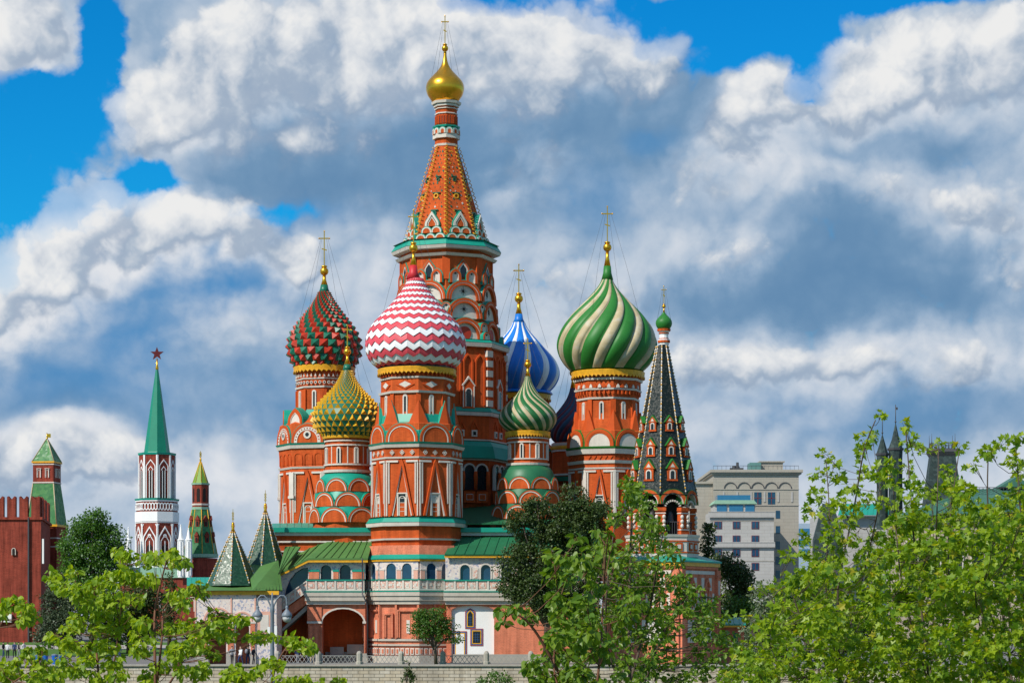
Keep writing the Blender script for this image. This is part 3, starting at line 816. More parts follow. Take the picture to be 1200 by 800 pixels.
for k in range(44):
    g = face(H, k * 360 / 44 + rh, 37.2)
    mb.prism(arch(0, 457.5, 1.9, 2.2, 6, 1.2, 1), -1.3, 1, 1 if k % 2 else 0, g)
    mb.box(-.9, .9, -1.3, 1.5, 461, 465, 0, g)
mb.build('bracket_course', [ORANGE, WHITE], fh)
for a in VIS[:5]:
    slit_window(fh, face(H, a + rh, 36 * AP), 0, 473, 499, 2.7, a == -22.5)
    g = face(H, a + rh, 47 * AP)
    gable(fh, g, 17, 18, 526.2, 14, [ORANGE, ORANGE, WHITE, LGREEN, BLACK], 2, 0, ((1.0, .82, 0, -1.3), (.82, .74, 1, -1)), 2)
    lattice_body(fh, face(H, a + rh, 46 * AP), 17.5, 554, 612)
    rect_window(fh, face(H, a + rh, 46.4 * AP), 0, 583, 607, 5.4, 1.3)
    mb = MB(face(H, a + rh, 46.6 * AP))
    for x in (-13, -6.5, 0, 6.5, 13): mb.prism([(x - 3, 537), (x + 3, 537), (x, 541)], -1, .4)
    mb.build('bracket_course', ORANGE, fh)
for a in VISE:
    tri_gable(fh, face(H, a + rh, 46), 12.5, 483, 516, 11, 0, [ORANGE, ORANGE], .414)
    MB(face(H, a + rh, 36.2)).box(-3, 3, -.5, 2.5, 471, 495).build('corner_pilaster', ORANGE, fh)
    MB(face(H, a + rh, 46.3)).box(-1.1, 1.1, -.7, 2.5, 553, 606).build('corner_pilaster', WHITE, fh)

# ---- rear churches
Ff = frame(608, 239)
ff = MB(Ff).lathe([(36, 462), (36, 520), (50, 530), (50, 640)], 8, 5).build('church_tower', BRICK, cath, 'rear brick tower under the blue and white striped dome')
swirl_dome(ff, Ff, [(7.4, 378), (10, 384), (16, 392), (25, 402), (34.5, 413), (42.5, 423), (46.6, 433), (46.5, 442), (42, 452), (34, 461)], 22, -22, [BLUE, WSTRIPE], .06, .34, 30, 6, label='blue and white ribbed onion dome')
finial(ff, Ff, 310, 350, 5.0, (355, 368, 2, 4), (368, 379, 4.2, 7.6), BLUE, 5.6, (38, 410))
MB(Ff).lathe([(38, 459), (40, 462), (36, 463)], 32).build('dome_base', BLUE, ff)
frieze(ff, Ff, 37, 463, 469, 44, 5, 32)
bands(ff, Ff, [(37, 478, 480, 0), (37, 488, 490, 0), (53, 528, 531, 1)], 5)
Gf = frame(671.5, 234)
fg = MB(Gf).lathe([(24, 519), (24, 566), (36, 574), (38, 660)], 16, 5).build('church_tower', BRICK, cath, 'shaded rear drum under the navy and maroon dome')
swirl_dome(fg, Gf, [(3.4, 455), (5, 461), (8.5, 469), (14, 477), (21, 486), (26, 494), (28, 501), (27, 509), (23.5, 516), (20, 519)], 26, -125, [NAVY, MAROON], .06, .45, 26, 5, label='navy and maroon dome of narrow twisted ribs')
finial(fg, Gf, 405, 437, 4.2, (441, 455, 1.6, 3.4), None, None, 4.4, (24, 480))
bands(fg, Gf, [(25.5, 520, 523, 0), (25.5, 528, 530, 0), (25.2, 556, 558, 0), (33, 560, 565, 1, 3)], 5, 32)
MB(Gf).lathe([(26, 523.4), (26.5, 525), (26, 527.4)], 32).build('frieze', YELLOW, fg)

# ---- central church with the tall tent
E = frame(523, 225); re_ = 1.5
fe = MB(E).lathe([(12.5, 120), (12.5, 148), (13.5, 171), (13.5, 174), (40, 262), (48, 290), (52, 292), (54, 308), (54, 340), (58, 405), (66, 412), (70, 420), (70.5, 486), (70, 492), (70, 600), (74, 640)], 8, re_).build('church_tower', BRICK, cath, 'tallest central brick tower rising to an octagonal tent and a gilded cupola')
MB(E @ Matrix.Translation((-1.5, 0, 0))).lathe(resample([(1.7, 61), (2.2, 68), (4.2, 76), (8.5, 83), (15, 90), (20.5, 96.5), (22.4, 103.5), (20.8, 111), (17, 117), (14.5, 120.5)], 26), 40, 0, 0, None, True).build('dome', GOLD, fe, 'small gilded onion cupola')
finial(fe, E @ Matrix.Translation((-1.5, 0, 0)), 19, 57, 3.9, (59, 63, 1.6, 1.9), None, None, 3.8, (19, 92), .5)
bands(fe, E, [(17, 120.6, 123.5, 0, .8), (15, 124, 126.5, 0), (14, 128.5, 129.5, 0), (13.6, 134, 135.3, 0), (15.8, 149, 151, 1, .5), (16, 158.5, 164, 0), (14, 170.5, 173, 0, .5), (64.5, 288.5, 296, 1, -5, 'eave'), (63, 296.5, 300, 0, 1.5), (57.5, 305, 308, 0, 2.5), (74.5, 404.5, 408, 1, -3, 'eave'), (73.5, 408.5, 413, 0, 1), (74, 482.5, 487.5, 1, -2.5, 'eave'), (73, 488, 492, 0, .6), (72, 519, 520.5, 0), (74.5, 541, 543, 0)], re_)
for a in range(-105, 120, 30):
    g = face(E, a, 14.6)
    gable(fe, g, 3.8, 3.6, 159, 4, [WHITE, WHITE, BRICK, TEAL, BLACK], 3, 0, ((1.0, .55, 0, -.5), (.5, .46, 1, -.5)), 2, dot=0, name='arched_panel')
for a in VIS[:5] + (112.5,):
    slit_window(fe, face(E, a + re_, 12.7 * AP), 0, 137, 147, 1.4, True, ORANGE)
    slit_window(fe, face(E, a + re_, 12.7 * AP), 3.3, 137, 147, 1.2, True, ORANGE)
    slit_window(fe, face(E, a + re_, 12.7 * AP), -3.3, 137, 147, 1.2, True, ORANGE)
# the tent: gilded spirals on the ribs, glazed ornaments on the sides
mb = MB(E)
for k in range(8):
    a = R(re_ + 45 * k)
    path = []
    n = 150
    for i in range(n + 1):
        u = i / n
        z = 173 + (284 - 173) * u
        r = 13.8 + (47.6 - 13.8) * ((z - 174) / (290 - 174) if z < 262 else (z - 174) / 116)
        r = (13.5 + (z - 174) * 26.5 / 88) if z < 262 else 40 + (z - 262) * 8 / 28
        w_ = 2.0 + .8 * u
        ph = i * .95
        rr = r + .7 + w_ * .55 * (1 + math.cos(ph)); tt = w_ * math.sin(ph)
        path.append((rr * math.sin(a) + tt * math.cos(a), -rr * math.cos(a) + tt * math.sin(a), z))
    mb.tube(path, .5, 4)
mb.build('spiral_rib', YELLOW, fe)
mb = MB(E)
for a in VIS:
    for i in range(19):
        u = (i + .5) / 19
        z = 178 + (270 - 178) * u
        r = (13.5 + (z - 174) * 26.5 / 88) * AP
        hw = r / AP * math.sin(math.pi / 8) * .72
        g = face(E, a + re_, r)
        for j in ((-1, 0, 1) if i % 3 else (-.5, .5)):
            x = j * hw * .8 + rnd.uniform(-.5, .5)
            q_ = rnd.choice((.5, .7, .9, 1.2))
            mb.prism([(x - q_, z), (x, z - q_ * 1.3), (x + q_, z), (x, z + q_ * 1.3)], -.75, .6, rnd.choice((0, 1, 2, 2, 2)), g)
    for z, q_ in ((215, 2.2), (235, 3.2), (256, 3)):
        r = (13.5 + (z - 174) * 26.5 / 88) * AP
        g = face(E, a + re_, r)
        mb.box(-q_ * 1.5, q_ * 1.5, -1.4, .8, z - 4.2, z - 3.2, 2, g)
        mb.ring([(q_ * math.cos(i * math.pi / 6), z + q_ * math.sin(i * math.pi / 6)) for i in range(13)], [(q_ * .6 * math.cos(i * math.pi / 6), z + q_ * .6 * math.sin(i * math.pi / 6)) for i in range(13)], -1.6, .8, 1 if z == 235 else 2, g)
mb.build('glazed_ornament', [WHITE, YELLOW, DGREEN], fe)
for a in VIS:
    g = lambda r: face(E, a + re_, r * AP)
    for x in (-13.2, -4.4, 4.4, 13.2)[0:3] if False else (-12, 0, 12):
        gable(fe, g(50.5), 6, 5.4, 288.6, 6, [WHITE, WHITE, BRICK, TEAL, BLACK], 1.5, 0, ((1.0, .74, 0, -.6), (.74, .70, 2, -.4)), 2, x, name='scalloped_gable')
    for x in (-6.2, 6.2):
        gable(fe, g(47), 6, 5.4, 280, 8, [WHITE, WHITE, BRICK, TEAL, BLACK], 1.5, 0, ((1.0, .74, 0, -.6), (.74, .70, 2, -.4)), 2, x, name='scalloped_gable')
    gable(fe, g(45), 8.5, 8, 272, 12, [WHITE, WHITE, BRICK, TEAL, BLACK], 2, 7, ((1.0, .72, 0, -1.2), (.6, .5, 0, -.8)), 2)
    # large tiers
    for i, (r, z, h) in enumerate(((57, 358.5, 21), (59.5, 379.5, 21.5), (62, 404.8, 24))):
        gable(fe, g(r), 21.6, h, z, 16, [ORANGE, WHITE, WHITE, TEAL, BLACK], 1.5, 0, ((1.0, .88, 0, -1.4), (.88, .84, 1, -1.0), (.84, .74, 0, -1.2)), 2, star=(i < 2), deep=True)
    mb = MB(g(59.4)); mb.prism([(8 * math.cos(i * math.pi / 12), 397 + 8 * math.sin(i * math.pi / 12)) for i in range(24)], -1.6, -.3, 0); mb.build('roundel', DRED, fe)
    for x in (-10.2, 10.2):
        gable(fe, g(56), 6.8, 6.5, 339, 12, [ORANGE, WHITE, WHITE, TEAL, BLACK], 8, 1.5, ((1.0, .62, 0, -1.2), (.6, .5, 1, -.4)), 2, x, dot=1.0)
    gable(fe, g(54.5), 7.4, 7, 332, 12, [ORANGE, WHITE, GLASS, TEAL, BLACK], 8, 5, ((1.0, .76, 0, -1.2), (.76, .56, 1, -.8)), 2)
    # tall lower storey
    mb = MB(g(70.3))
    for x in (-15, 0, 15):
        mb.ring(arch(x, 480, 6.4, 8, 8, 3, 48), arch(x, 480, 4.6, 6.4, 8, 2, 48), -1.8, 1, 0)
    mb.build('blind_arcade', ORANGE, fe)
    mb = MB(g(70.3))
    mb.prism([(-7.5, 458), (0, 449), (7.5, 458), (7.5, 484), (-7.5, 484)], -2.6, .5, 0)
    mb.prism([(-8.4, 458), (0, 447.2), (8.4, 458), (7.4, 459), (0, 450), (-7.4, 459)], -3.4, .5, 1)
    for s_ in (-1, 1): mb.box(s_ * 6.6 - .7, s_ * 6.6 + .7, -3.1, .5, 459, 483, 1)
    mb.ring(arch(0, 482, 4.2, 4.2, 8, 0, 17), arch(0, 482, 3.1, 3.1, 8, 0, 17), -3.1, .5, 1)
    mb.prism(arch(0, 482, 3.1, 3.1, 8, 0, 17), -2.8, -2.4, 2)
    mb.build('window', [ORANGE, WHITE, GLASS], fe)
    for x in (-8, 8):
        mb = MB(g(70.3)); mb.box(x - 3.4, x + 3.4, -1.2, .5, 508.5, 516, 0); mb.box(x - 1.7, x + 1.7, -1.5, .5, 510.3, 514.3, 1)
        mb.build('window', [WHITE, GLASS], fe)
        mb = MB(g(70.3)); mb.prism([(x - 5, 507), (x, 497), (x + 5, 507), (x + 3.6, 507), (x, 500), (x - 3.6, 507)], -1.4, .5, 0); mb.build('hood', ORANGE, fe)
        tri_gable(fe, g(76), 9.5, 524, 540, 12, x * 1.55, [BRICK, TEAL])
    mb = MB(g(74))
    for x in (-15.5, 0, 15.5):
        mb.ring(arch(x, 577, 8, 8.2, 10, 0, 22), arch(x, 577, 6.2, 6.4, 10, 0, 22), -2, .8, 0)
        mb.prism(arch(x, 577, 6.2, 6.4, 10, 0, 22), -.4, .5, 1)
        mb.box(x - 7, x + 7, -2.4, .8, 579, 592, 2); mb.box(x - 4.2, x + 4.2, -2.8, .8, 582, 589, 0); mb.box(x - 3.6, x + 3.6, -3.1, .8, 582.7, 588.3, 2)
    for x in (-7.75, 7.75, 23): mb.lathe([(2, 556), (2.5, 562), (2, 577)], 8, 0, 2, None, True, True, x, -1.5)
    mb.build('arcade', [WHITE, GLASS, BRICK], fe)
for a in VISE:
    for r, z, q_ in ((58.5, 372, 5.6), (61.5, 394, 5.8), (65.5, 404.8, 5.6)):
        gable(fe, face(E, a + re_, r), q_, q_, z, 12, [ORANGE, WHITE, WHITE, TEAL, BLACK], 4, 0, ((1.0, .76, 0, -1.0), (.76, .66, 1, -.8)), 2, dot=1.1)
    MB(face(E, a + re_, 54)).box(-4.4, 4.4, -.6, 3, 308.5, 335).build('corner_pilaster', ORANGE, fe)
    mb = MB(face(E, a + re_, 70.3))
    mb.box(-3.6, 3.6, -.2, 3, 413, 482, 1)
    for k in range(6):
        z = 417 + k * 11.4
        mb.box(-4.6, 4.6, -1.6, 3, z, z + 7.2, 0)
    mb.build('corner_quoin', [WHITE, ORANGE], fe)
MB(E).lathe([(71, 521), (76, 527), (80, 541), (74, 541.5)], 8, re_).build('eave', TEAL, fe)
# ------------------------------------------------------------------ podium, gallery, porch of the cathedral
PATT = mosaic('painted_plaster', (0.66, 0.60, 0.55), (0.36, 0.36, 0.44), 0.2, 7, 0.85, (0.66, 0.54, 0.48), .3)
PANEL = mosaic('painted_panel', (0.60, 0.30, 0.22), (0.70, 0.62, 0.54), 0.35, 8, 0.85, (0.66, 0.42, 0.34), .3)
X = lambda p: p - 600.0
def comb(x0, x1, zt, zb, ops, n=12):
    """wall outline with arched openings that stand on its foot; ops: (centre, half width, crown row, rise)"""
    P = [(x0, zb), (x0, zt), (x1, zt), (x1, zb)]
    for c, hw, crown, rise in sorted(ops, reverse=True):
        spring = crown + rise
        P.append((c + hw, zb))
        for i in range(n + 1):
            a = math.pi * i / n
            P.append((c + hw * math.cos(a), spring - rise * math.sin(a)))
        P.append((c - hw, zb))
    return P
Pd = frame(600, 211.5)
pod = MB(Pd).box(X(321), X(700), 0, 380, 620, 780).build('podium', BRICK, cath)
mb = MB(Pd); mb.box(X(319), X(702), -9, 0, 618.2, 623.5, 0); mb.box(X(320), X(701), -6, -.02, 623.6, 627.4, 1); mb.box(X(321), X(700), -2.5, -.02, 633.5, 635.5, 1); mb.box(X(321), X(700), -2, -.02, 645, 646.6, 1)
mb.build('cornice', [TEAL, WHITE], pod)
def sheet_roof(par, pts, mat, thick=1.2, seams=0, name='roof', fr=None):
    """metal sheet roof through four corners (front left, front right, back right, back left), with standing seams"""
    mb = MB()
    p = [Vector(q) for q in pts]
    n = (p[1] - p[0]).cross(p[3] - p[0]).normalized()
    if n.z < 0: n = -n
    t = n * 0.12
    vs = p + [q - t for q in p]
    mb.add(vs, [(0, 1, 2, 3), (7, 6, 5, 4), (0, 4, 5, 1), (1, 5, 6, 2), (2, 6, 7, 3), (3, 7, 4, 0)])
    for i in range(1, seams):
        u = i / seams
        a, b = p[0].lerp(p[1], u), p[3].lerp(p[2], u)
        d = (p[1] - p[0]).normalized() * 0.035
        up = n * 0.07
        mb.add([a - d, a + d, b + d, b - d, a - d + up, a + d + up, b + d + up, b - d + up], [(4, 5, 6, 7), (0, 1, 5, 4), (1, 2, 6, 5), (2, 3, 7, 6), (3, 0, 4, 7)])
    return mb.build(name, mat, par)
sheet_roof(pod, [at(319, 619.5, 210.8), at(437, 619.5, 210.8), at(437, 611, 226), at(319, 613, 226)], TEAL, seams=14)
sheet_roof(pod, [at(534, 613, 210.8), at(702, 613, 210.8), at(702, 588, 223), at(534, 588, 223)], DGREENR, seams=20)
# left front of the gallery
G1 = frame(600, 208)
gal = MB(G1)
gal.prism(comb(X(361), X(428), 708, 776, [(X(402), 24.5, 713, 17)]), 0, 8)
gal.build('gallery', BRICKP, cath, 'salmon brick lower gallery with arcades round the foot of the towers')
gal = cath.children[-1] if cath.children[-1].name.startswith('gallery') else [c for c in cath.children if c.name.startswith('gallery')][0]
mb = MB(G1); mb.prism(arch(X(402), 776, 25.5, 17, 12, 0, 46), 70, 74, 0); mb.box(X(361), X(430), 72, 76, 705, 776, 0); mb.box(X(374), X(376), 8, 72, 708, 776, 0); mb.box(X(428), X(430), 8, 72, 708, 776, 0)
mb.box(X(361), X(430), 8, 76, 706, 708, 0)
mb.build('vault', BRICKP, gal)
mb = MB(G1); mb.box(X(378), X(426), 40, 52, 764, 776, 0); mb.box(X(384), X(400), 34, 41, 758, 770, 0); mb.box(X(404), X(424), 36, 41, 755, 766, 0); mb.build('stone_block', STONE, gal)
mb = MB(G1); mb.ring(arch(X(402), 730, 26.6, 19, 12), arch(X(402), 730, 24.6, 17, 12), -1, 1); mb.box(X(360), X(378), -2, .5, 727.5, 730); mb.box(X(425), X(429), -2, .5, 727.5, 730); mb.build('arch_moulding', WHITE, gal)
mb = MB(G1); mb.box(X(359.5), X(378.5), -3, 3, 765, 777); mb.box(X(425), X(431), -3, 3, 765, 777); mb.build('plinth', STONE, gal)
mb = MB(G1); mb.box(X(360), X(377), -1.5, 0, 710, 727); mb.box(X(362.5), X(374.5), -1.8, 0, 733, 762); mb.build('pier_panel', BRICKP, gal)
mb = MB(G1); mb.prism(comb(X(361), X(428), 656, 678, [(X(382), 6.2, 661.5, 6), (X(404.5), 6.4, 661.5, 6)]), 0, 6); mb.build('arcade_wall', PATT, gal)
mb = MB(G1); mb.box(X(366), X(427), 10, 11, 658, 679); mb.build('glazing', BLUEGLASS, gal)
for a, b in ((361.5, 374.5), (390, 397.2), (412.5, 427)):
    mb = MB(G1)
    mb.box(X(a), X(b), -1.6, .5, 667.2, 669.4, 1); mb.box(X(a) + .6, X(b) - .6, -1.2, .5, 669.5, 678, 0)
    mb.build('pier', [BRICKP, TEAL], gal)
def parapet(par, fr, x0, x1, z0, z1, n, slope=0.0):
    mb = MB(fr)
    w = (x1 - x0) / n
    q = lambda xa, xb, ya, yb, za, zb, mi: mb.add([(x, y, z + slope * (x - x1)) for z in (za, zb) for y in (ya, yb) for x in (xa, xb)], [(0, 1, 3, 2), (4, 6, 7, 5), (0, 4, 5, 1), (2, 3, 7, 6), (0, 2, 6, 4), (1, 5, 7, 3)], mi)
    q(x0, x1, 0, 3, z0, z1, 0)
    q(x0, x1, -1.6, 3.4, z0 - 1.4, z0 - .01, 1 if slope == 0 else 0)
    q(x0, x1, -1.3, 3, z1 - 1.6, z1, 0)
    for i in range(n + 1):
        c = x0 + w * i
        q(max(x0, c - 1.1), min(x1, c + 1.1), -1.2, .5, z0, z1 - 1.61, 0)
    for i in range(n):
        c = x0 + w * (i + .5)
        q(c - w * .34, c + w * .34, -.5, .5, z0 + 1.6, z1 - 3, 2)
        q(c - w * .14, c + w * .14, -.9, .5, z0 + 3.6, z1 - 5, 0)
    return mb.build('balustrade', [WHITE, TEAL, PANEL], par)
parapet(gal, frame(600, 207.6), X(359), X(427), 680, 692, 6)
mb = MB(G1); mb.box(X(358), X(428), -7, 1, 698.3, 703.6, 0); mb.box(X(357), X(428), -8, 1, 693.6, 698.2, 1); mb.box(X(359.5), X(428), -4, 1, 703.7, 707.8, 2); mb.box(X(357), X(428), -8.4, 1, 692.4, 693.5, 3)
mb.build('cornice', [PALEST, PALEST, WHITE, TEAL], gal)
# raking stair arch at the left end
mb = MB(G1)
mb.prism([(X(324), 676), (X(361), 656), (X(361), 664.5), (X(354), 665.5), (X(346), 670.5), (X(339), 679.5), (X(334.5), 691), (X(333), 704), (X(324), 710)], 0, 5, 0)
mb.build('stair_arch', PATT, gal)
mb = MB(G1); mb.prism([(X(332), 708), (X(333), 690), (X(345), 668), (X(361), 660), (X(361), 684)], 8, 9, 0); mb.build('glazing', BLUEGLASS, gal)
parapet(gal, frame(600, 207.7), X(331), X(361), 680, 692.5, 4, slope=-.72)
mb = MB(G1); mb.prism([(X(331), 716), (X(361), 694), (X(361), 706), (X(331), 728)], -.5, 4, 0); mb.build('stair_string', BRICKP, gal)
mb = MB(G1); mb.prism([(X(324), 742), (X(361), 706.5), (X(361), 713), (X(324), 745)], 2, 60, 0); mb.build('stair_soffit', STONE, gal)
mb = MB(G1); mb.box(X(318), X(362), 60, 64, 700, 778, 0); mb.build('back_wall', BRICKP, gal)
# roof of the left gallery
mb = MB()
e = lambda a, b, Y: at(a, b, Y)
fl_, fm_, fr_, br_, bl_ = e(323, 672.5, 207.4), e(361, 653.5, 207.4), e(431, 653.5, 207.4), e(437, 633, 211.6), e(385, 633, 211.6)
vs = [fl_, fm_, fr_, br_, bl_, e(330, 655, 211.6)]
mb.add(vs + [v + Vector((0, 0, -.18)) for v in vs], [(0, 1, 4, 5), (1, 2, 3, 4), (0, 6, 7, 1), (1, 7, 8, 2), (2, 8, 9, 3), (0, 5, 11, 6)])
def seam(mb, a, b, wd=.04, up=.08):
    d = Vector((wd, 0, 0)); u = Vector((0, -.02, up))
    mb.add([a - d, a + d, b + d, b - d, a - d + u, a + d + u, b + d + u, b - d + u], [(4, 5, 6, 7), (0, 1, 5, 4), (2, 3, 7, 6), (1, 2, 6, 5), (3, 0, 4, 7)])
for i in range(1, 8): seam(mb, fm_.lerp(fr_, i / 8), bl_.lerp(br_, i / 8))
for i in range(1, 5): seam(mb, fl_.lerp(fm_, i / 5), vs[5].lerp(bl_, i / 5))
mb.build('roof', GREENR, gal)
mb = MB(); 
for a, b in ((fl_, fm_), (fm_, fr_)):
    o = Vector((0, .03, -.19)); d = Vector((0, 0, -.22)); k = Vector((0, .1, 0))
    mb.add([a + o, b + o, b + o + d, a + o + d, a + o + k, b + o + k, b + o + d + k, a + o + d + k], [(0, 1, 2, 3), (0, 1, 5, 4), (3, 2, 6, 7), (4, 5, 6, 7), (0, 3, 7, 4), (1, 2, 6, 5)])
mb.build('eave_trim', YELLOW, gal)
mb = MB(frame(600, 206.5)); mb.tube([(X(424.5), 0, 654), (X(424.5), 2, 660), (X(424.5), 6, 690), (X(425), -4, 696), (X(430), -4, 706), (X(430.5), 2, 712), (X(430.5), 3, 770)], .85, 6); mb.build('downpipe', IRON, gal)
# polygonal bay under the foremost tower
bay = MB(A).lathe([(58, 640), (62, 655), (62.5, 691), (60.5, 708), (60.5, 777)], 8, ra).build('bay', BRICKP, gal)
MB(A).lathe([(53.5, 645.5), (67.5, 655.5), (67.5, 656.3), (58, 656.5)], 8, ra).build('bay_roof', TEAL, gal)
MB(A).lathe([(66.5, 656.4), (66.5, 658.6), (62, 658.8)], 8, ra).build('eave_trim', YELLOW, gal)
bands(gal, A, [(68.5, 692.4, 693.5, 1, 0), (68, 693.6, 698.2, 0), (66.5, 698.3, 703.6, 0), (64.5, 703.7, 707.8, 0), (62.6, 747.5, 750, 0), (62.6, 753.5, 755.5, 0), (63.5, 767, 777, 0)], ra, 8, 'cornice', [PALEST, TEAL])
for a in (-112.5, -67.5, -22.5, 22.5):
    g = face(A, a + ra, 63.2 * AP)
    mb = MB(g); mb.prism(comb(-23.5, 23.5, 658.8, 679, [(-9.6, 5.8, 661, 5.8), (9.6, 5.8, 661, 5.8)]), -1.5, 1); mb.build('arcade_wall', PATT, gal)
    mb = MB(g); mb.box(-20, 20, -.4, .5, 660, 678.5); mb.build('glazing', BLUEGLASS, gal)
    for s_ in (-20.5, 0, 20.5):
        mb = MB(g)
        mb.box(s_ - 3.2, s_ + 3.2, -2.4, .5, 667.5, 669, 0); mb.box(s_ - 2.6, s_ + 2.6, -2.1, .5, 669.1, 679, 1)
        mb.build('pier', [WHITE, PINKW], gal)
    parapet(gal, face(A, a + ra, 63.6 * AP), -24.6, 24.6, 680.3, 692, 5)
    g = face(A, a + ra, 60.5 * AP)
    mb = MB(g)
    for x in (-14, 9.5):
        for k, t_ in ((13 if x > 0 else 6, 2.0), (10.5 if x > 0 else 4, 1.4)):
            mb.ring([(x - k, 746), (x - k, 714 + (13 - k) * .6), (x + k, 714 + (13 - k) * .6), (x + k, 746)], [(x - k + t_, 746), (x - k + t_, 714 + t_ + (13 - k) * .6), (x + k - t_, 714 + t_ + (13 - k) * .6), (x + k - t_, 746)], -t_ * 1.4, .5, 0)
    mb.box(-5.5, -3, -3, .5, 708, 747, 0); mb.box(21.5, 24, -3, .5, 708, 747, 0)
    mb.build('wall_panel', BRICKP, gal)
    mb = MB(g); mb.box(8, 12, -.8, .5, 726, 741); mb.build('loophole', WHITE, gal)
    mb = MB(g)
    for k in range(8):
        x = -21 + k * 6
        mb.box(x - 2.2, x + 2.2, -1.2, .5, 758, 765.5, 0); mb.box(x - 1.2, x + 1.2, -1.6, .5, 759.2, 764.2, 1)
    mb.build('tile_band', [WHITE, BRICKP], gal)
# straight gallery to the right
G2 = frame(600, 206.4)
xr = 702
mb = MB(G2); mb.box(X(523), X(xr), 1.5, 60, 706, 777); mb.build('gallery_wing', BRICKP, gal)
mb = MB(G2); mb.box(X(523), X(xr), 1.5, 60, 652, 705.9); mb.build('upper_wall', PATT, gal)
ops = [(545 + 24.2 * i) for i in range(6)]
mb = MB(G2); mb.prism(comb(X(522), X(xr), 651.5, 679, [(X(o), 5.6, 659.5, 6) for o in ops]), -1.5, 1.4); mb.build('arcade_wall', PATT, gal)
mb = MB(G2); mb.box(X(530), X(xr - 4), .6, 1.45, 657, 678.8); mb.build('glazing', BLUEGLASS, gal)
for o in ops:
    mb = MB(G2); mb.box(X(o + 8.4), X(o + 15.8), -2.2, .5, 665, 678, 0); mb.box(X(o + 9.8), X(o + 14.4), -2.6, .5, 667, 677, 1); mb.build('pier', [WHITE, PANEL], gal)
mb = MB(G2); mb.ring(arch(X(545), 678, 7.6, 7.6, 10, 0, 11), arch(X(545), 678, 5.7, 5.7, 10, 0, 11), -2.4, .5); mb.ring(arch(X(569.2), 678, 7.6, 7.6, 10, 0, 11), arch(X(569.2), 678, 5.7, 5.7, 10, 0, 11), -2.4, .5); mb.build('arch_moulding', WHITE, gal)
parapet(gal, frame(600, 206.2), X(520), X(xr), 680.3, 692, 14)
mb = MB(G2); mb.box(X(520), X(xr), -9, 1, 698.3, 703.6, 0); mb.box(X(520), X(xr), -10, 1, 693.6, 698.2, 0); mb.box(X(522), X(xr), -6, 1, 703.7, 707.8, 1); mb.box(X(520), X(xr), -10.5, 1, 692.4, 693.5, 2); mb.build('cornice', [PALEST, WHITE, TEAL], gal)
sheet_roof(gal, [at(521, 649, 205.7), at(704, 649, 205.7), at(704, 626, 212), at(533, 626, 212)], DGREENR, seams=16)
mb = MB(frame(600, 205.8)); mb.box(X(521), X(704), 0, 1.2, 650.4, 653); mb.build('eave_trim', YELLOW, gal)
mb = MB(G2); mb.prism(comb(X(527), X(xr), 706, 777, [(X(554), 25, 709, 6), (X(672), 25, 709, 6)]), -3.5, 1.4); mb.build('pier_arcade', BRICKP, gal)
mb = MB(G2); mb.box(X(528), X(584), .4, 1.46, 709, 776.5); mb.build('painted_wall', WHITE2, gal)
# the painted doorway and two windows
CB = mat('lapis_trim', (0.03, 0.10, 0.26), 0.6, 0.15)
CR = mat('brick_red_trim', (0.40, 0.06, 0.04), 0.6, 0.15)
def painted_opening(x0, x1, z0, z1, point=0, nm='window', fill=None):
    mb = MB(G2)
    def fr_(k, y, mi):
        xa, xb, za = X(x0) + k, X(x1) - k, z0 + k
        zz_ = z1 - (k if nm == 'window' else 0)
        if point: P = [(xa, zz_), (xa, za + point), ((xa + xb) / 2, za), (xb, za + point), (xb, zz_)]
        else: P = [(xa, zz_), (xa, za), (xb, za), (xb, zz_)]
        mb.prism(P, y, .45, mi)
    fr_(0, -.3, 0); fr_(.8, -.5, 1); fr_(2.0, -.7, 2); fr_(3.2, -.9, 3)
    if nm == 'window':
        for k in range(1, 3):
            x = X(x0) + 3.8 + (x1 - x0 - 7.6) * k / 3; mb.box(x - .14, x + .14, -1.1, .4, z0 + 5 + point, z1 - 3.8, 1)
        for k in range(1, 4):
            z = z0 + 4 + point + (z1 - z0 - 8 - point) * k / 4; mb.box(X(x0) + 3.8, X(x1) - 3.8, -1.0, .4, z - .14, z + .14, 1)
    mb.build(nm, [CR, CB, YELLOW, fill or GLASS], gal)
painted_opening(545, 557, 712, 736, 4)
painted_opening(551, 566, 736, 756, 0)
painted_opening(531, 547, 739, 776, 0, 'door', WHITE2)
mb = MB(G2); mb.box(X(531), X(700), -6, -3, 766, 777); mb.build('plinth', STONE, gal)

# ---- entrance porch with two tents
P1 = frame(600, 202)
por = MB(P1)
por.prism(comb(X(229), X(300), 694, 782, [(X(255), 10, 728, 8), (X(284), 8, 728, 8)]), 0, 5)
por.box(X(229), X(232), 5, 60, 694, 782); por.box(X(300), X(324), 1, 60, 700, 782)
por = por.build('porch', PATT, cath, 'whitewashed entrance porch with pink mouldings under two tiled tents')
mb = MB(P1); mb.box(X(231), X(300), 40, 42, 700, 782); mb.build('dark_hall', BRICKP, por)
mb = MB(P1)
for c, hw in ((255, 17), (284, 12)):
    mb.ring(arch(X(c), 728, hw, hw * 1.0, 14), arch(X(c), 728, hw - 2, hw - 2, 14), -1, .5, 0)
    mb.ring(arch(X(c), 728, hw - 4, hw - 4.5, 14), arch(X(c), 728, hw - 5.6, hw - 6.2, 14), -1, .5, 0)
for x in (229, 271, 299): mb.box(X(x) - .8, X(x) + .8, -.8, .5, 700, 728, 0)
mb.build('arch_moulding', PINKW, por)
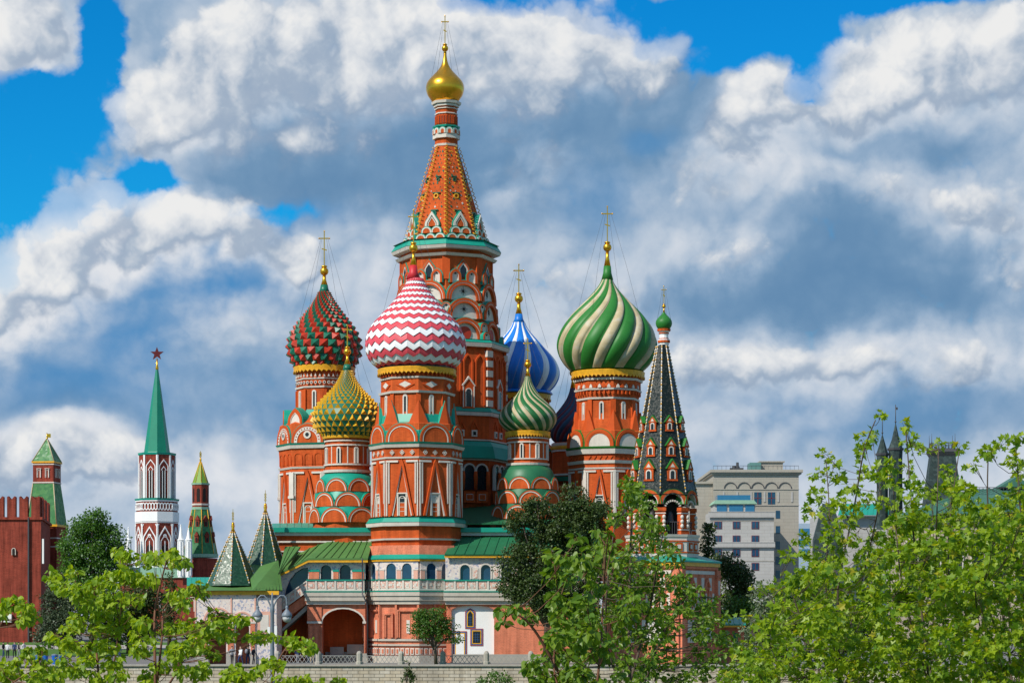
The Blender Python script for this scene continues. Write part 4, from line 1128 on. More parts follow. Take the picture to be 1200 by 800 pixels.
for a, b in ((229, 244.5), (265.5, 275.5), (292.5, 300)):
    mb = MB(P1)
    mb.box(X(a), X(b), -2, .5, 728, 730, 0); mb.box(X(a) + 1, X(b) - 1, -1.5, .5, 730.2, 748, 1); mb.box(X(a), X(b), -2, .5, 748.2, 751, 0); mb.box(X(a) + 1.5, X(b) - 1.5, -1.2, .5, 753, 762, 1); mb.box(X(a), X(b), -2.4, .5, 765, 782, 2)
    mb.build('pier', [WHITE, BRICKP, STONE], por)
mb = MB(P1); mb.box(X(227), X(327), -3, .5, 692, 696.5); mb.build('eave_trim', YELLOW, por)
mb = MB(P1); mb.box(X(302), X(318), -.8, 1.2, 716, 742, 0); mb.box(X(305), X(315), -1.2, 1.2, 720, 740, 1); mb.build('wall_panel', [PINKW, WHITE], por)
def hip(par, Y0, x0, x1, ze, x2, x3, zr, Y1, matl, name='roof'):
    mb = MB()
    a, b, c, d = at(x0, ze, Y0), at(x1, ze, Y0), at(x1, ze, Y0) + Vector((0, 2 * (Y1 - Y0), 0)), at(x0, ze, Y0) + Vector((0, 2 * (Y1 - Y0), 0))
    r0, r1 = at(x2, zr, Y1), at(x3, zr, Y1)
    mb.add([a, b, c, d, r0, r1], [(0, 1, 5, 4), (1, 2, 5), (2, 3, 4, 5), (3, 0, 4), (0, 3, 2, 1)])
    return mb.build(name, matl, par)
hip(por, 201.4, 226, 312, 691.5, 246, 302, 683, 206, GREENR)
sheet_roof(por, [at(296, 691, 201.6), at(331, 691, 203.4), at(326, 655, 208), at(290, 660, 208)], GREENR, seams=9)
sheet_roof(por, [at(326, 672, 204.2), at(327, 671, 204.3), at(352, 640, 210), at(334, 640, 210)], GREENR, seams=3)
def tent(par, fr, rt, zt, rb_, zb, rot, matl, beads=18, bead_r=.9, name='tent_roof', label=None, bm_=None):
    o = MB(fr).lathe([(rt, zt), (rb_, zb), (rb_ * 1.05, zb + 2), (rb_ * .9, zb + 2.2)], 8, rot).build(name, matl, par, label)
    mb = MB(fr)
    for k in range(8):
        a = R(rot + 45 * k)
        mb.tube([((r + .15) * math.sin(a), -(r + .15) * math.cos(a), z) for r, z in ((rt, zt), (rb_, zb))], bead_r * .62, 5, 0)
        for i in range(beads):
            u = (i + .5) / beads
            r = rt + (rb_ - rt) * u + .5; z = zt + (zb - zt) * u
            mb.ball((r * math.sin(a), -r * math.cos(a), z), bead_r, 1 + i % 2, n=6)
    mb.build('bead_rib', bm_ or [WHITE, YELLOW, WHITE], o)
    return o
def spire_finial(par, fr, z0, z1, r=2.2):
    mb = MB(fr)
    h = z1 - z0
    mb.lathe([(r * 1.2, z1), (r * .7, z1 - h * .1), (r * 1.0, z1 - h * .25), (r * .5, z1 - h * .35), (.5, z1 - h * .42)], 12, 0, 0, None, True)
    mb.ball((0, 0, z1 - h * .34), r * .8, n=10)
    mb.lathe([(.35, z1 - h * .35), (.3, z0)], 6, 0)
    for u in (.55, .68, .8):
        mb.ring([(1.3 * math.cos(i * math.pi / 5), z1 - h * u + 1.6 * math.sin(i * math.pi / 5)) for i in range(11)], [(.7 * math.cos(i * math.pi / 5), z1 - h * u + .9 * math.sin(i * math.pi / 5)) for i in range(11)], -.3, .3)
    mb.build('finial', GOLD, par)
T1 = frame(273, 205.5)
tent(por, T1, 1.6, 622, 29.5, 684, 2, GTILE, 22)
spire_finial(por, T1, 596, 622)
T2 = frame(311, 209)
tent(por, T2, 1.6, 600, 24, 664, -4, GTILE, 20)
spire_finial(por, T2, 574, 600)
MB(T2).lathe([(25, 666), (25, 700)], 8, -4).build('tent_base', PATT, por)

# ------------------------------------------------------------------ bell tower
BT = frame(776, 204); rt = -7
bell = thing('bell_tower', 'slender belfry with a speckled tiled tent and small green cupola, right of the swirled dome', 'bell tower', at(776, 776, 204))
bw_ = MB(BT).lathe([(69, 661), (69, 777)], 4, 13).build('base', BRICKP, bell)
MB(BT).lathe([(40, 649), (73, 657.5), (73.5, 659.5), (60, 660)], 4, 13).build('base_roof', TEAL, bell)
MB(BT).lathe([(71.5, 659.6), (71.5, 664), (66, 664.1)], 4, 13).build('eave_trim', YELLOW, bell)
for a, hwf in ((58, 48.8), (-32, 48.8)):
    g = face(BT, a, 48.8)
    mb = MB(g)
    for x in (-44.5, 44.5):
        mb.box(x - 4.3, x + 4.3, -3, .5, 668, 777, 0)
        for z in (674, 700, 722): mb.box(x - 4.8, x + 4.8, -4, .5, z, z + 2.5, 0)
        mb.box(x - 1.6, x + 1.6, -3.4, .5, 680, 697, 1)
    mb.box(-44, 44, -2, .5, 664.5, 667, 0)
    mb.build('pilaster', [BRICKP, WHITE], bell)
    mb = MB(g)
    mb.box(-38, 38, -.8, .5, 669, 673)
    for x in (-32, -13, 6, 25):
        mb.box(x - 1.5, x + 5, -.8, .5, 677, 692); mb.box(x + 7.5, x + 11.5, -.8, .5, 695, 714)
        mb.prism([(x - 4, 714), (x, 695), (x + 4, 714)], -.8, .5)
    mb.box(-30, -10, -.8, .5, 726, 752); mb.box(0, 30, -.8, .5, 726, 752)
    mb.build('white_panel', WHITE, bell)
    for x in (-20, 18):
        rect_window(bell, g, x, 690, 712, 6, 1.5, BRICKP)
        mb = MB(g); mb.prism([(x - 8, 688), (x, 677), (x + 8, 688), (x + 5.5, 688), (x, 680.5), (x - 5.5, 688)], -2.5, .5); mb.build('hood', BRICKP, bell)
st_ = MB(BT).lathe([(42.5, 628), (42.5, 657)], 8, rt).build('belfry_base', WHITE, bell)
bands(bell, BT, [(43.5, 627, 630, 0, .8), (43.3, 634, 635.5, 2), (43.3, 647, 648.6, 2)], rt)
for a in VIS:
    g = face(BT, a + rt, 42.5 * AP)
    mb = MB(g)
    for x in (-6.5, 6.5): mb.box(x - 4.3, x + 4.3, -1.2, .4, 636.5, 646, 0); mb.box(x - 2.2, x + 2.2, -1.6, .4, 638.8, 643.6, 1)
    mb.build('square_panel', [BRICK, WHITE], bell)
MB(BT).lathe([(24, 580), (24, 628)], 8, rt).build('belfry_shade_core', BLACK, bell)  # solid black core, painted shade in place of the open belfry interior
mb = MB(BT)
for a in VIS:
    g = face(BT, a + rt, 38.5 * AP)
    mb.prism(comb(-16.6, 16.6, 584, 628, [(0, 10, 589, 9)]), -1, 5, 0)
mb.build('belfry_wall', WHITE, bell)
for a in VIS:
    g = face(BT, a + rt, 38.5 * AP)
    gable(bell, g, 16.6, 17, 600, 6, [BRICK, WHITE, WHITE, LGREEN, BLACK], 4, 0, ((1.03, .84, 0, -2.0), (.74, .66, 0, -1.5)), 2) if False else None
    mb = MB(g)
    mb.ring(arch(0, 592, 17, 16.5, 16), arch(0, 592, 13.2, 13, 16), -3.2, 8, 0)
    mb.ring(arch(0, 592, 13.1, 12.9, 16), arch(0, 592, 12.0, 11.8, 16), -2.4, 4, 1)
    mb.ring(arch(0, 592, 17.9, 17.3, 16), arch(0, 592, 17.05, 16.55, 16), -3, 10, 2)
    for i in range(11):
        an = math.pi * (i + .5) / 11
        mb.box(-.7, .7, -1.8, 2, -10.9, -8.8, 1, g @ Matrix.Translation((0, 0, 598)) @ Matrix.Rotation(an - math.pi / 2, 4, 'Y'))
    mb.build('gable', [BRICK, WHITE, LGREEN], bell)
    mb = MB(g); mb.box(-9, 9, .5, 1, 612, 613); 
    for x in (-6, -3, 0, 3, 6): mb.box(x - .25, x + .25, .4, 1.1, 613, 627)
    mb.build('railing', IRON, bell)
    mb = MB(BT); mb.lathe([(1.5, 600), (3, 603), (4, 610), (5.6, 613)], 10, 0, 0, g, True, True, 0, 8); mb.build('bell', IRON, bell)
for k in range(8):
    a = rt + 45 * k
    if 100 < (a % 360) < 260: continue
    g = face(BT, a, 37.5)
    mb = MB(g)
    mb.box(-5.6, 5.6, -1.5, 5, 597, 628, 0)
    mb.box(-6.6, 6.6, -2.8, 5, 596, 600, 0); mb.box(-6.4, 6.4, -2.4, 5, 623.5, 628, 0)
    mb.box(-6.2, 6.2, -2.2, 5, 602, 603.2, 1); mb.box(-6.2, 6.2, -2.2, 5, 621, 622.2, 1)
    for s_ in (-4.2, 4.2):
        for i in range(3): mb.ball((s_, -1.6, 607 + i * 5.2), 2.1, 1, None, 8, 1.25)
    mb.build('pier', [BRICK, WHITE], bell)
tent(bell, BT, 6.6, 405, 40.5, 579, rt, MTILE, 46, 1.0, label='tall tent of dark speckled tiles with yellow beads on the ribs')
MB(BT @ Matrix.Translation((2, 0, 0))).lathe([(6, 404), (5.8, 401.5), (7, 400), (7, 398), (5.2, 397.5), (5.2, 390), (6.8, 388.5), (7.4, 386)], 12, 0).build('cupola_drum', WHITE2, bell)
bands(bell, BT @ Matrix.Translation((2, 0, 0)), [(7.6, 385.6, 388.2, 2, .5), (6.1, 390.2, 391.2, 2), (5.8, 396.5, 397.4, 2), (7.2, 399, 401.5, 2)], 0, 12)
MB(BT @ Matrix.Translation((2, 0, 0))).lathe(resample([(1, 365), (2.5, 368), (6, 371.5), (9, 375.5), (9.6, 379.5), (8.2, 383.5), (6, 386)], 16), 24, 0, 0, None, True).build('cupola', LGREEN, bell)
finial(bell, BT @ Matrix.Translation((2, 0, 0)), 335, 359, 2.1, (361, 366, .8, 1.4), None, None, 2.6, (9, 376), .35)
for a in VIS[1:5]:
    for zc, sc in ((498, .8), (526, .95), (553, 1.1)):
        r = (6.6 + (40.5 - 6.6) * (zc + 8 - 405) / 174) * AP
        if zc == 498 and abs(a) > 60: pass
        g = face(BT, a + rt, r)
        mb = MB(g)
        w_ = 5.2 * sc; h_ = 20 * sc
        z1 = zc + h_ / 2
        mb.box(-w_, w_, -1.5, 7, z1 - h_ * .6, z1, 0)
        mb.prism([(-w_ - 1.6, z1 - h_ * .58), (0, z1 - h_ * 1.02), (w_ + 1.6, z1 - h_ * .58)], -2.2, 7, 0)
        mb.prism([(-w_ - 2.2, z1 - h_ * .58), (0, z1 - h_ * 1.12), (w_ + 2.2, z1 - h_ * .58), (w_ + 1.65, z1 - h_ * .58), (0, z1 - h_ * 1.025), (-w_ - 1.65, z1 - h_ * .58)], -2.6, 7, 3)
        mb.prism([(-w_ * .5, z1 - h_ * .66), (0, z1 - h_ * .86), (w_ * .5, z1 - h_ * .66)], -2.5, 0, 1)
        mb.ring(arch(0, z1 - 1, w_ * .62, w_ * .62, 8, 0, h_ * .34), arch(0, z1 - 1, w_ * .42, w_ * .42, 8, 0, h_ * .32), -2.3, 1, 1)
        mb.prism(arch(0, z1 - 1, w_ * .43, w_ * .43, 8, 0, h_ * .33), -1.9, 0, 2)
        mb.box(-w_ - .8, w_ + .8, -2.3, 2, z1 - .6, z1 + 1.2, 0)
        mb.build('dormer_window', [BRICK, WHITE, GLASS, LGREEN], bell)
# low annex to the right of the belfry
ann = MB(frame(856, 206)); ann.box(-14, 16, 0, 30, 733, 778)
anx = thing('annex', 'low brick annex with teal roof at the foot of the belfry', 'annex', at(856, 778, 206))
ann.build('wall', BRICKP, anx)
sheet_roof(anx, [at(841, 731, 205.4), at(874, 731, 205.4), at(872, 723, 208.5), at(841, 723, 208.5)], TEAL, seams=5)
mb = MB(frame(856, 205.4)); mb.box(-15, 17, .5, 3, 731.5, 734.5); mb.build('eave_trim', YELLOW, anx)
mb = MB(frame(856, 206))
for x in (-7, 6):
    mb.box(x - 4.5, x + 4.5, -1, .5, 739, 757, 0); mb.box(x - 2.8, x + 2.8, -1.2, .5, 741, 755, 1)
mb.build('shutter', [BRICKP, DGREENR], anx)
# ------------------------------------------------------------------ ground, wall, fence
import numpy as np
ASPH = mat('pavement', (0.17, 0.165, 0.155), 0.9, 0.15, 0.3)
GRASS = mat('grass', (0.07, 0.15, 0.025), 0.95, 0.35, 0.8, fine=14)
SOIL = mat('park_ground', (0.09, 0.11, 0.04), 0.95, 0.35, 0.4)
def gz(y):
    if y <= 194.2: return -3.4
    if y <= 194.4: return -3.4 + 3.4 * (y - 194.2) / .2
    if y <= 240: return 0.0
    if y <= 300: return 0.87 * (y - 240) / 60
    return 0.87
xs = [-4000, -900, -300, -120, -60, -30, 0, 30, 60, 120, 300, 900, 4000]
ys = [-400, -60, 0, 30, 60, 120, 194.2, 194.4, 200, 220, 240, 250, 265, 285, 300, 400, 700, 1500, 7000]
mb = MB()
mb.add([(x, y, gz(y)) for y in ys for x in xs], [(j * len(xs) + i, j * len(xs) + i + 1, (j + 1) * len(xs) + i + 1, (j + 1) * len(xs) + i) for j in range(len(ys) - 1) for i in range(len(xs) - 1)], [0 if ys[j] >= 194 else 1 for j in range(len(ys) - 1) for i in range(len(xs) - 1)])
mb.build('ground', [ASPH, SOIL], kind='structure')
def strip(name, x0, x1, y0, y1, m, dz=.005):
    yy = [y0] + [y for y in ys if y0 < y < y1] + [y1]
    mb = MB(); mb.add([(x, y, gz(y) + dz) for y in yy for x in (x0, x1)], [(2 * j, 2 * j + 1, 2 * j + 3, 2 * j + 2) for j in range(len(yy) - 1)])
    return mb.build(name, m, kind='structure')
strip('lawn', -120, -24, 286, 299.5, GRASS)
strip('path', -120, -24, 268, 286, STONE, .006)
strip('lawn', -120, -23, 243, 268, GRASS)
strip('lawn', -17.5, 5, 196.2, 199.5, GRASS)
WALLB = brickmat('stone_block_masonry', (0.46, 0.385, 0.28), (0.17, 0.145, 0.11), 0.95, 0.30, .22, .85, .35, .03, (0.50, 0.45, 0.37))
emb = thing('retaining_wall', 'long retaining wall of pale stone blocks below the cathedral square', 'wall', (0, 194.2, -3.4))
MB().box(-70, 60, 193.5, 194.25, -4.0, 0.0).build('wall', WALLB, emb)
MB().box(-70, 60, 193.35, 194.7, 0.002, .14).build('coping', STONE, emb)
fen = thing('fence', 'low lattice fence with squat stone posts along the lawn before the cathedral', 'fence', (-5, 199.8, 0))
FY = 199.8
posts = [325, 373, 421, 470, 519, 570, 622]
for i, px in enumerate(posts):
    f = frame(px, FY)
    mb = MB(f); mb.lathe([(4.2, 778.4), (4.2, 775), (3.4, 774.5), (3.4, 765), (2.2, 762.8), (.4, 762)], 8, 22.5); mb.build('post', STONE, fen)
    if i + 1 < len(posts):
        w_ = posts[i + 1] - px
        mb = MB(f)
        mb.box(4, w_ - 4, -.35, .35, 767.4, 768.2); mb.box(4, w_ - 4, -.35, .35, 776, 776.8)
        n = 8
        for k in range(n):
            x = 4 + (w_ - 8) * (k + .5) / n; d = (w_ - 8) / n / 2
            for s_ in (-1, 1):
                mb.prism([(x - s_ * d - .35, 768.2), (x - s_ * d + .35, 768.2), (x + s_ * d + .35, 776), (x + s_ * d - .35, 776)], -.2 - .12 * s_, .1 - .12 * s_)
        mb.build('lattice_panel', mat('fence_grey', (0.30, 0.29, 0.27), .7) if i == 0 else MATS['fence_grey'], fen)

# ------------------------------------------------------------------ street lamp
LAMPG = mat('grey_enamel', (0.16, 0.19, 0.22), 0.45, 0.08)
LGLASS = mat('frosted_glass', (0.42, 0.43, 0.42), 0.3, 0.1)
LF = frame(319, 150)
lamp = thing('street_lamp', 'grey twin armed street lamp with bell shaped heads in front of the porch', 'street lamp', at(319, 854, 150))
MB(LF).lathe([(5.5, 855), (5.5, 842), (3.2, 838), (2.5, 780), (2.2, 718), (2.9, 716), (2.7, 711), (1.7, 708), (1.2, 700), (.6, 694)], 12, 0, 0, None, True).build('pole', LAMPG, lamp)
for s_ in (-1, 1):
    mb = MB(LF)
    P = [(0, 0, 716)] + [(s_ * (2 + 14 * math.sin(t_ / 8 * 1.57) * .55 + t_ * .55), 0, 714 - 13 * math.sin(t_ / 8 * 2.2)) for t_ in range(1, 9)]
    P = [(0, 0, 716), (s_ * 2.5, 0, 708), (s_ * 5.5, 0, 701.5), (s_ * 9.5, 0, 697.5), (s_ * 13.5, 0, 697.5), (s_ * 16.5, 0, 700.5), (s_ * 17.2, 0, 706), (s_ * 17.2, 0, 711)]
    mb.tube(P, .95, 8); mb.build('arm', LAMPG, lamp)
    hd = MB(LF).lathe([(1.2, 709), (2, 711), (1.4, 713), (2.6, 715), (5.6, 718.5), (6.3, 721.5), (5.9, 722.2)], 16, 0, 0, None, True, True, s_ * 17.2).build('lamp_head', LAMPG, lamp)
    MB(LF).lathe([(5.4, 722.3), (4.9, 725.5), (3, 728), (.6, 729)], 16, 0, 0, None, True, True, s_ * 17.2).build('globe', LGLASS, hd)
mb = MB(LF); mb.box(-5.5, -2.6, -1, 1, 734, 746); mb.build('sign_plate', WHITE2, lamp)
mb = MB(LF); mb.box(2.6, 5.6, -1, 1, 733, 747); mb.build('sign_plate', WHITE2, lamp)

# ------------------------------------------------------------------ people
SKIN = mat('skin', (0.50, 0.30, 0.21), .6, .05)
def cloth(n, c): return MATS.get(n) or mat(n, c, .85, .1)
def person(px, Y, h, label, top, leg, hair=(0.05, 0.03, 0.02), turn=0.0, step=.12, bag=None, group=None, z=None):
    base = Vector(((px - 600) / F * Y, Y, gz(Y) if z is None else z))
    root = thing('person', label, 'person', base, group)
    k = h / 1.75
    J = [(0, 0, .93), (0, 0, 1.12), (0, 0, 1.36), (0, 0, 1.48), (0, .0, 1.56), (0, -.02, 1.70),
         (-.09, 0, .88), (-.10, -step, .48), (-.10, -step * .6, .06), (-.10, -step * .6 - .15, .03),
         (.09, 0, .88), (.10, step * .6, .48), (.10, step, .07), (.10, step - .15, .03),
         (-.19, 0, 1.40), (-.24, step * .5, 1.14), (-.25, step * .2 - .08, .90), (-.25, step * .2 - .11, .80),
         (.19, 0, 1.40), (.24, -step * .5, 1.14), (.25, -step * .5 - .10, .90), (.25, -step * .5 - .13, .80)]
    E_ = [(0, 1), (1, 2), (2, 3), (3, 4), (4, 5), (0, 6), (6, 7), (7, 8), (8, 9), (0, 10), (10, 11), (11, 12), (12, 13), (2, 14), (14, 15), (15, 16), (16, 17), (2, 18), (18, 19), (19, 20), (20, 21)]
    RR = [.15, .14, .16, .065, .085, .085, .095, .065, .045, .04, .095, .065, .045, .04, .07, .048, .036, .035, .07, .048, .036, .035]
    me = bpy.data.meshes.new('body'); me.from_pydata([tuple(c * k for c in j) for j in J], E_, [])
    o = bpy.data.objects.new('body', me); COL.objects.link(o)
    md = o.modifiers.new('s', 'SKIN')
    for i, sv in enumerate(me.skin_vertices[0].data): sv.radius = (RR[i] * k, RR[i] * k * (.75 if i < 3 else 1)); sv.use_root = i == 0
    md.use_smooth_shade = True
    o.modifiers.new('d', 'SUBSURF').levels = 1; o.modifiers['d'].render_levels = 1
    dg = bpy.context.evaluated_depsgraph_get()
    m2 = bpy.data.meshes.new_from_object(o.evaluated_get(dg))
    o.modifiers.clear(); o.data = m2
    m2.materials.clear()
    for q_ in (SKIN, cloth(*top), cloth(*leg), IRON): m2.materials.append(q_)
    for p in m2.polygons:
        c = p.center / k
        p.material_index = 3 if c.z < .07 else 2 if c.z < .93 and abs(c.x) < .2 else 1 if c.z < 1.47 and c.z > .93 or (abs(c.x) > .17 and c.z > 1.1) else 0
        p.use_smooth = True
    o.parent = root
    root.rotation_euler = (0, 0, turn)
    mb = MB(Matrix.Scale(k, 4))
    mb.add(*sphere_cap((0, .015, 1.665), .105, 1.15), 0, None, True)
    hr = mb.build('hair', cloth('hair_%02d' % int(hair[0] * 100), hair))
    hr.parent = root
    if bag:
        mb = MB(Matrix.Scale(k, 4)); mb.lathe([(.05, 1.0), (.15, 1.04), (.16, 1.3), (.08, 1.4)], 8, 22, 0, None, True, True, 0, .2)
        b = mb.build('backpack', cloth(*bag)); b.parent = root
    return root
def sphere_cap(c, r, sz):
    vs = []; fs = []; n = 12; m = 6
    for j in range(m + 1):
        a = j / m * math.pi * .55
        for i in range(n):
            b = 2 * math.pi * i / n
            front = .75 if (math.cos(b) > .5 and j > 3) else 1
            vs.append((c[0] + r * math.sin(a) * math.sin(b), c[1] - r * math.sin(a) * math.cos(b) * front, c[2] - .02 + r * sz * math.cos(a)))
    for j in range(m):
        for i in range(n): fs.append((j * n + i, j * n + (i + 1) % n, (j + 1) * n + (i + 1) % n, (j + 1) * n + i))
    return vs, fs
NAVYC, GREYC, WHC, REDC, BLKC, BLUC, TANC = ('navy_cloth', (.03, .05, .12)), ('grey_cloth', (.25, .25, .27)), ('white_cloth', (.7, .7, .68)), ('red_cloth', (.5, .04, .04)), ('black_cloth', (.025, .025, .03)), ('blue_cloth', (.03, .14, .42)), ('tan_cloth', (.45, .34, .22))
person(272, 199, 1.72, 'person in grey jacket and dark trousers, leftmost of the group before the porch', GREYC, BLKC, turn=.4)
person(282, 198, 1.75, 'person in white shirt and navy jeans walking before the porch', WHC, NAVYC, turn=-.7, step=.2)
person(290.5, 198.5, 1.8, 'person in dark jacket and blue jeans standing before the porch', BLKC, NAVYC, turn=2.6, bag=GREYC)
person(297, 198, 1.7, 'person in black clothes, rightmost of the group before the porch', BLKC, BLKC, turn=1.2, step=.16)
person(349, 203, 1.7, 'person in navy top leaning near the lattice fence under the stair', NAVYC, GREYC, turn=.3)
person(366, 201.2, 1.72, 'person in pink-red top by the stone pier at the arcade', REDC, TANC, turn=-.5)
person(28, 232, 1.75, 'person in a white shirt and red cap at the edge of the left lawn', WHC, NAVYC, hair=(.5, .03, .03), turn=1.0)
for px, Y, t_, l_, lb in ((4, 234, BLKC, NAVYC, 'person in black, nearest the left edge by the lawn'), (9, 230, WHC, BLKC, 'person in a white top near the left edge by the lawn'),
        (17, 233, NAVYC, BLKC, 'person in navy clothes between white shirts by the lawn'), (22, 236, BLKC, GREYC, 'person in black jacket and grey trousers by the lawn'),
        (140, 225, BLUC, NAVYC, 'person in blue shirt behind the left sapling stems'), (172, 222, WHC, BLUC, 'person in white top with blue trousers behind the left sapling'), (131, 229, GREYC, BLKC, 'person in grey top behind the left sapling leaves'),
        (205, 221, NAVYC, TANC, 'person in navy top and tan trousers left of the porch')):
    person(px, Y, 1.66 + .02 * (px % 7), lb, t_, l_, turn=px * .37, step=.08 + .01 * (px % 9))
BLUEP = mat('blue_plastic', (0.015, 0.12, 0.45), .45, .08)
binm = None
for i, (px, lb) in enumerate(((44, 'blue plastic bin with grey lid, leftmost of the row on the square'), (53, 'blue plastic bin second from the left of the row on the square'), (64, 'blue plastic bin right of the middle of the row on the square'), (72, 'darker end bin, rightmost of the blue row on the square'))):
    fr = frame(px, 198)
    b = thing('bin', lb, 'bin', Vector(((px - 600) / F * 198, 198, 0)), 'blue bins on the square')
    MB(fr).lathe([(2.6, 778.5), (3.4, 768.5), (3.6, 768.2), (3.5, 767.4)], 10, 18).build('body', BLUEP, b)
    MB(fr).lathe([(3.7, 767.3), (3.5, 766.2), (1, 765.6)], 10, 18).build('lid', LAMPG, b)

# ------------------------------------------------------------------ fortress wall and towers on the left
KGREEN = mosaic('emerald_roof_tile', (0.016, 0.13, 0.028), (0.05, 0.20, 0.045), .3, 2.2, .55, (0.026, 0.17, 0.036))
KDARK = mosaic('deep_green_roof_tile', (0.012, 0.11, 0.03), (0.03, 0.2, 0.05), .3, 1.3, .5, (0.02, 0.15, 0.04))
SPIREG = mat('verdigris_spire', (0.008, 0.20, 0.115), 0.4, 0.25, .35, streak=.4)
def foot(mb, pts, z0, z1, mi=0):
    n = len(pts)
    mb.add([(x, y, z0) for x, y in pts] + [(x, y, z1) for x, y in pts], [list(range(n)), list(range(n, 2 * n))] + [(i, (i + 1) % n, n + (i + 1) % n, n + i) for i in range(n)], mi)
KY = 300
kx = lambda p, Y=KY: (p - 600) / F * Y
kz = lambda p, Y=KY: HC + (HZ - p) / F * Y
kw = thing('fortress_wall', 'dark red brick fortress wall with swallowtail battlements at the left edge', 'wall', (kx(20), KY, .87))
mb = MB(); foot(mb, [(kx(-260), KY), (kx(48), KY), (kx(59, 322), 322), (kx(-260, 322), 322)], .5, kz(606)); mb.build('wall', KBRICK, kw)
mb = MB(); foot(mb, [(kx(-260), KY - .25), (kx(48) + .25, KY - .25), (kx(59, 322) + .25, 322), (kx(-260, 322), 322)], kz(608.5), kz(605.5)); mb.build('string_course', KBRICK, kw)
kf = frame(0, KY - .2)
for i in range(-2, 4):
    x0 = -6 + 14.2 * i
    MB(kf).prism([(x0, 605.5), (x0, 582), (x0 + 1.5, 581), (x0 + 3.2, 583.2), (x0 + 5, 585), (x0 + 6.8, 583.2), (x0 + 8.5, 581), (x0 + 10, 582), (x0 + 10, 605.5)], 0, 7).build('merlon', KBRICK, kw)
for i in range(3):
    a = Vector((kx(48) + (kx(59, 322) - kx(48)) * (i + .1) / 3, KY + 22 * (i + .1) / 3, 0)); 
    fr = Matrix.Translation((a.x, a.y, 0)) @ Matrix.Rotation(math.atan2(22, kx(59, 322) - kx(48)), 4, 'Z')
    mb = MB(fr); s_ = KY / F
    zt, zb = kz(582), kz(605.5)
    mb.prism([(0, zb), (0, zt), (1.0, zt + .1), (2.2, zt - .4), (3.4, zt + .1), (4.4, zt), (4.4, zb)], -.1, .9); mb.build('merlon', KBRICK, kw)
mb = MB(kf); mb.box(32.6, 34.2, -1.2, 1, 606, 752); mb.build('drainpipe', IRON, kw)
mb = MB(kf); mb.prism(arch(16, 650, 1.8, 1.8, 8, 0, 6), -.2, 3, 1); mb.ring(arch(16, 650, 2.4, 2.4, 8, 0, 6), arch(16, 650, 1.7, 1.7, 8, 0, 6), -.5, 1, 0); mb.build('loophole', [WHITE, BLACK], kw)
mb = MB(kf); mb.box(-60, 14, -3, 1, 719, 728.5); mb.build('notice_board', WHITE2, kw)
mb = MB(kf); mb.box(49.5, 51.5, -1, 1, 631, 660); mb.build('pilaster', WHITE2, kw)
# square tower with green tiled tent
kt = thing('fortress_tower', 'square red brick tower with stepped green tiled tent roof and small golden flag', 'tower', (kx(55, 325), 325, .87))
TF = frame(55, 325)
MB(TF).lathe([(21.5 * 1.2, 616), (21.5 * 1.2, 752)], 4, 37).build('tower_base', KBRICK, kt)
bands(kt, TF, [(27.5, 615, 617.5, 0), (26.5, 630, 631.5, 1), (26.5, 640, 641.5, 1)], 37, 4, 'cornice', [YELLOW, WHITE])
MB(TF).lathe([(17.5, 567), (25.5, 615)], 4, 37).build('tent_roof', KGREEN, kt)
mb = MB(TF)
for k in (37, -53):
    a = R(k); mb.tube([((r + .2) * math.sin(a), -(r + .2) * math.cos(a), z) for r, z in ((17.5, 567), (25.5, 615))], .7, 6)
mb.build('hip_rib', CREAM, kt)
MB(TF).lathe([(17.6, 542), (17.6, 567)], 4, 37).build('lantern', KBRICK, kt)
bands(kt, TF, [(19.5, 541, 543, 0), (18.6, 544, 545.2, 1), (18.4, 565, 566.5, 1)], 37, 4, 'cornice', [YELLOW, WHITE])
for a in (-8, 82):
    for x in (-5, 5): rect_window(kt, face(TF, a, 12.5), x, 550, 560, 2.4, .7, bars=False)
MB(TF).lathe([(1.2, 515), (18.6, 541)], 4, 37).build('spire', KGREEN, kt)
mb = MB(TF)
for k in range(4):
    a = R(37 + 90 * k); mb.tube([((r + .2) * math.sin(a), -(r + .2) * math.cos(a), z) for r, z in ((1.2, 515), (18.6, 541))], .6, 6)
mb.build('hip_rib', CREAM, kt)
mb = MB(TF); mb.tube([(0, 0, 516), (0, 0, 507)], .5, 6); mb.ball((0, 0, 513.5), 1.3, n=8); mb.box(.3, 4.5, -.2, .2, 508, 512.5); mb.build('flag', GOLD, kt)
# gothic tower with the star
NF = frame(184, 620)
nk = thing('gothic_tower', 'red brick tower with white gothic tracery, tall green spire and dark red star', 'tower', (kx(184, 620), 620, .87))
MB(NF).lathe([(15.8, 532), (15, 530), (1.6, 433), (1.2, 432)], 8, 10).build('spire', SPIREG, nk)
STAR = mat('ruby_star', (0.11, 0.012, 0.012), .35, .1)
mb = MB(NF); mb.prism([((8 if i % 2 == 0 else 3.2) * math.sin(i * math.pi / 5), 414.5 - (8 if i % 2 == 0 else 3.2) * math.cos(i * math.pi / 5)) for i in range(10)], -1.2, 1.2); mb.build('star', STAR, nk)
MB(NF).lathe([(1.4, 434), (2, 431), (1.1, 428), (.8, 420)], 8, 0, 0, None, True).build('finial', GOLD, nk)
MB(NF).lathe([(21, 533), (20.5, 585)], 8, 10).build('drum', KBRICK, nk)
MB(NF).lathe([(24.5, 603), (24.5, 680)], 8, 10).build('shaft', KBRICK, nk)
bands(nk, NF, [(21.8, 531, 533.5, 1, .5), (25.5, 584.5, 586.5, 1, .5), (25, 586.6, 588, 0), (25.6, 600, 611.5, 0), (25, 612, 613, 0)], 10, 8, 'cornice', [WHITE2, TEAL])
MB(NF).lathe([(24, 588), (24, 600)], 8, 10).build('balcony_wall', KBRICK, nk)
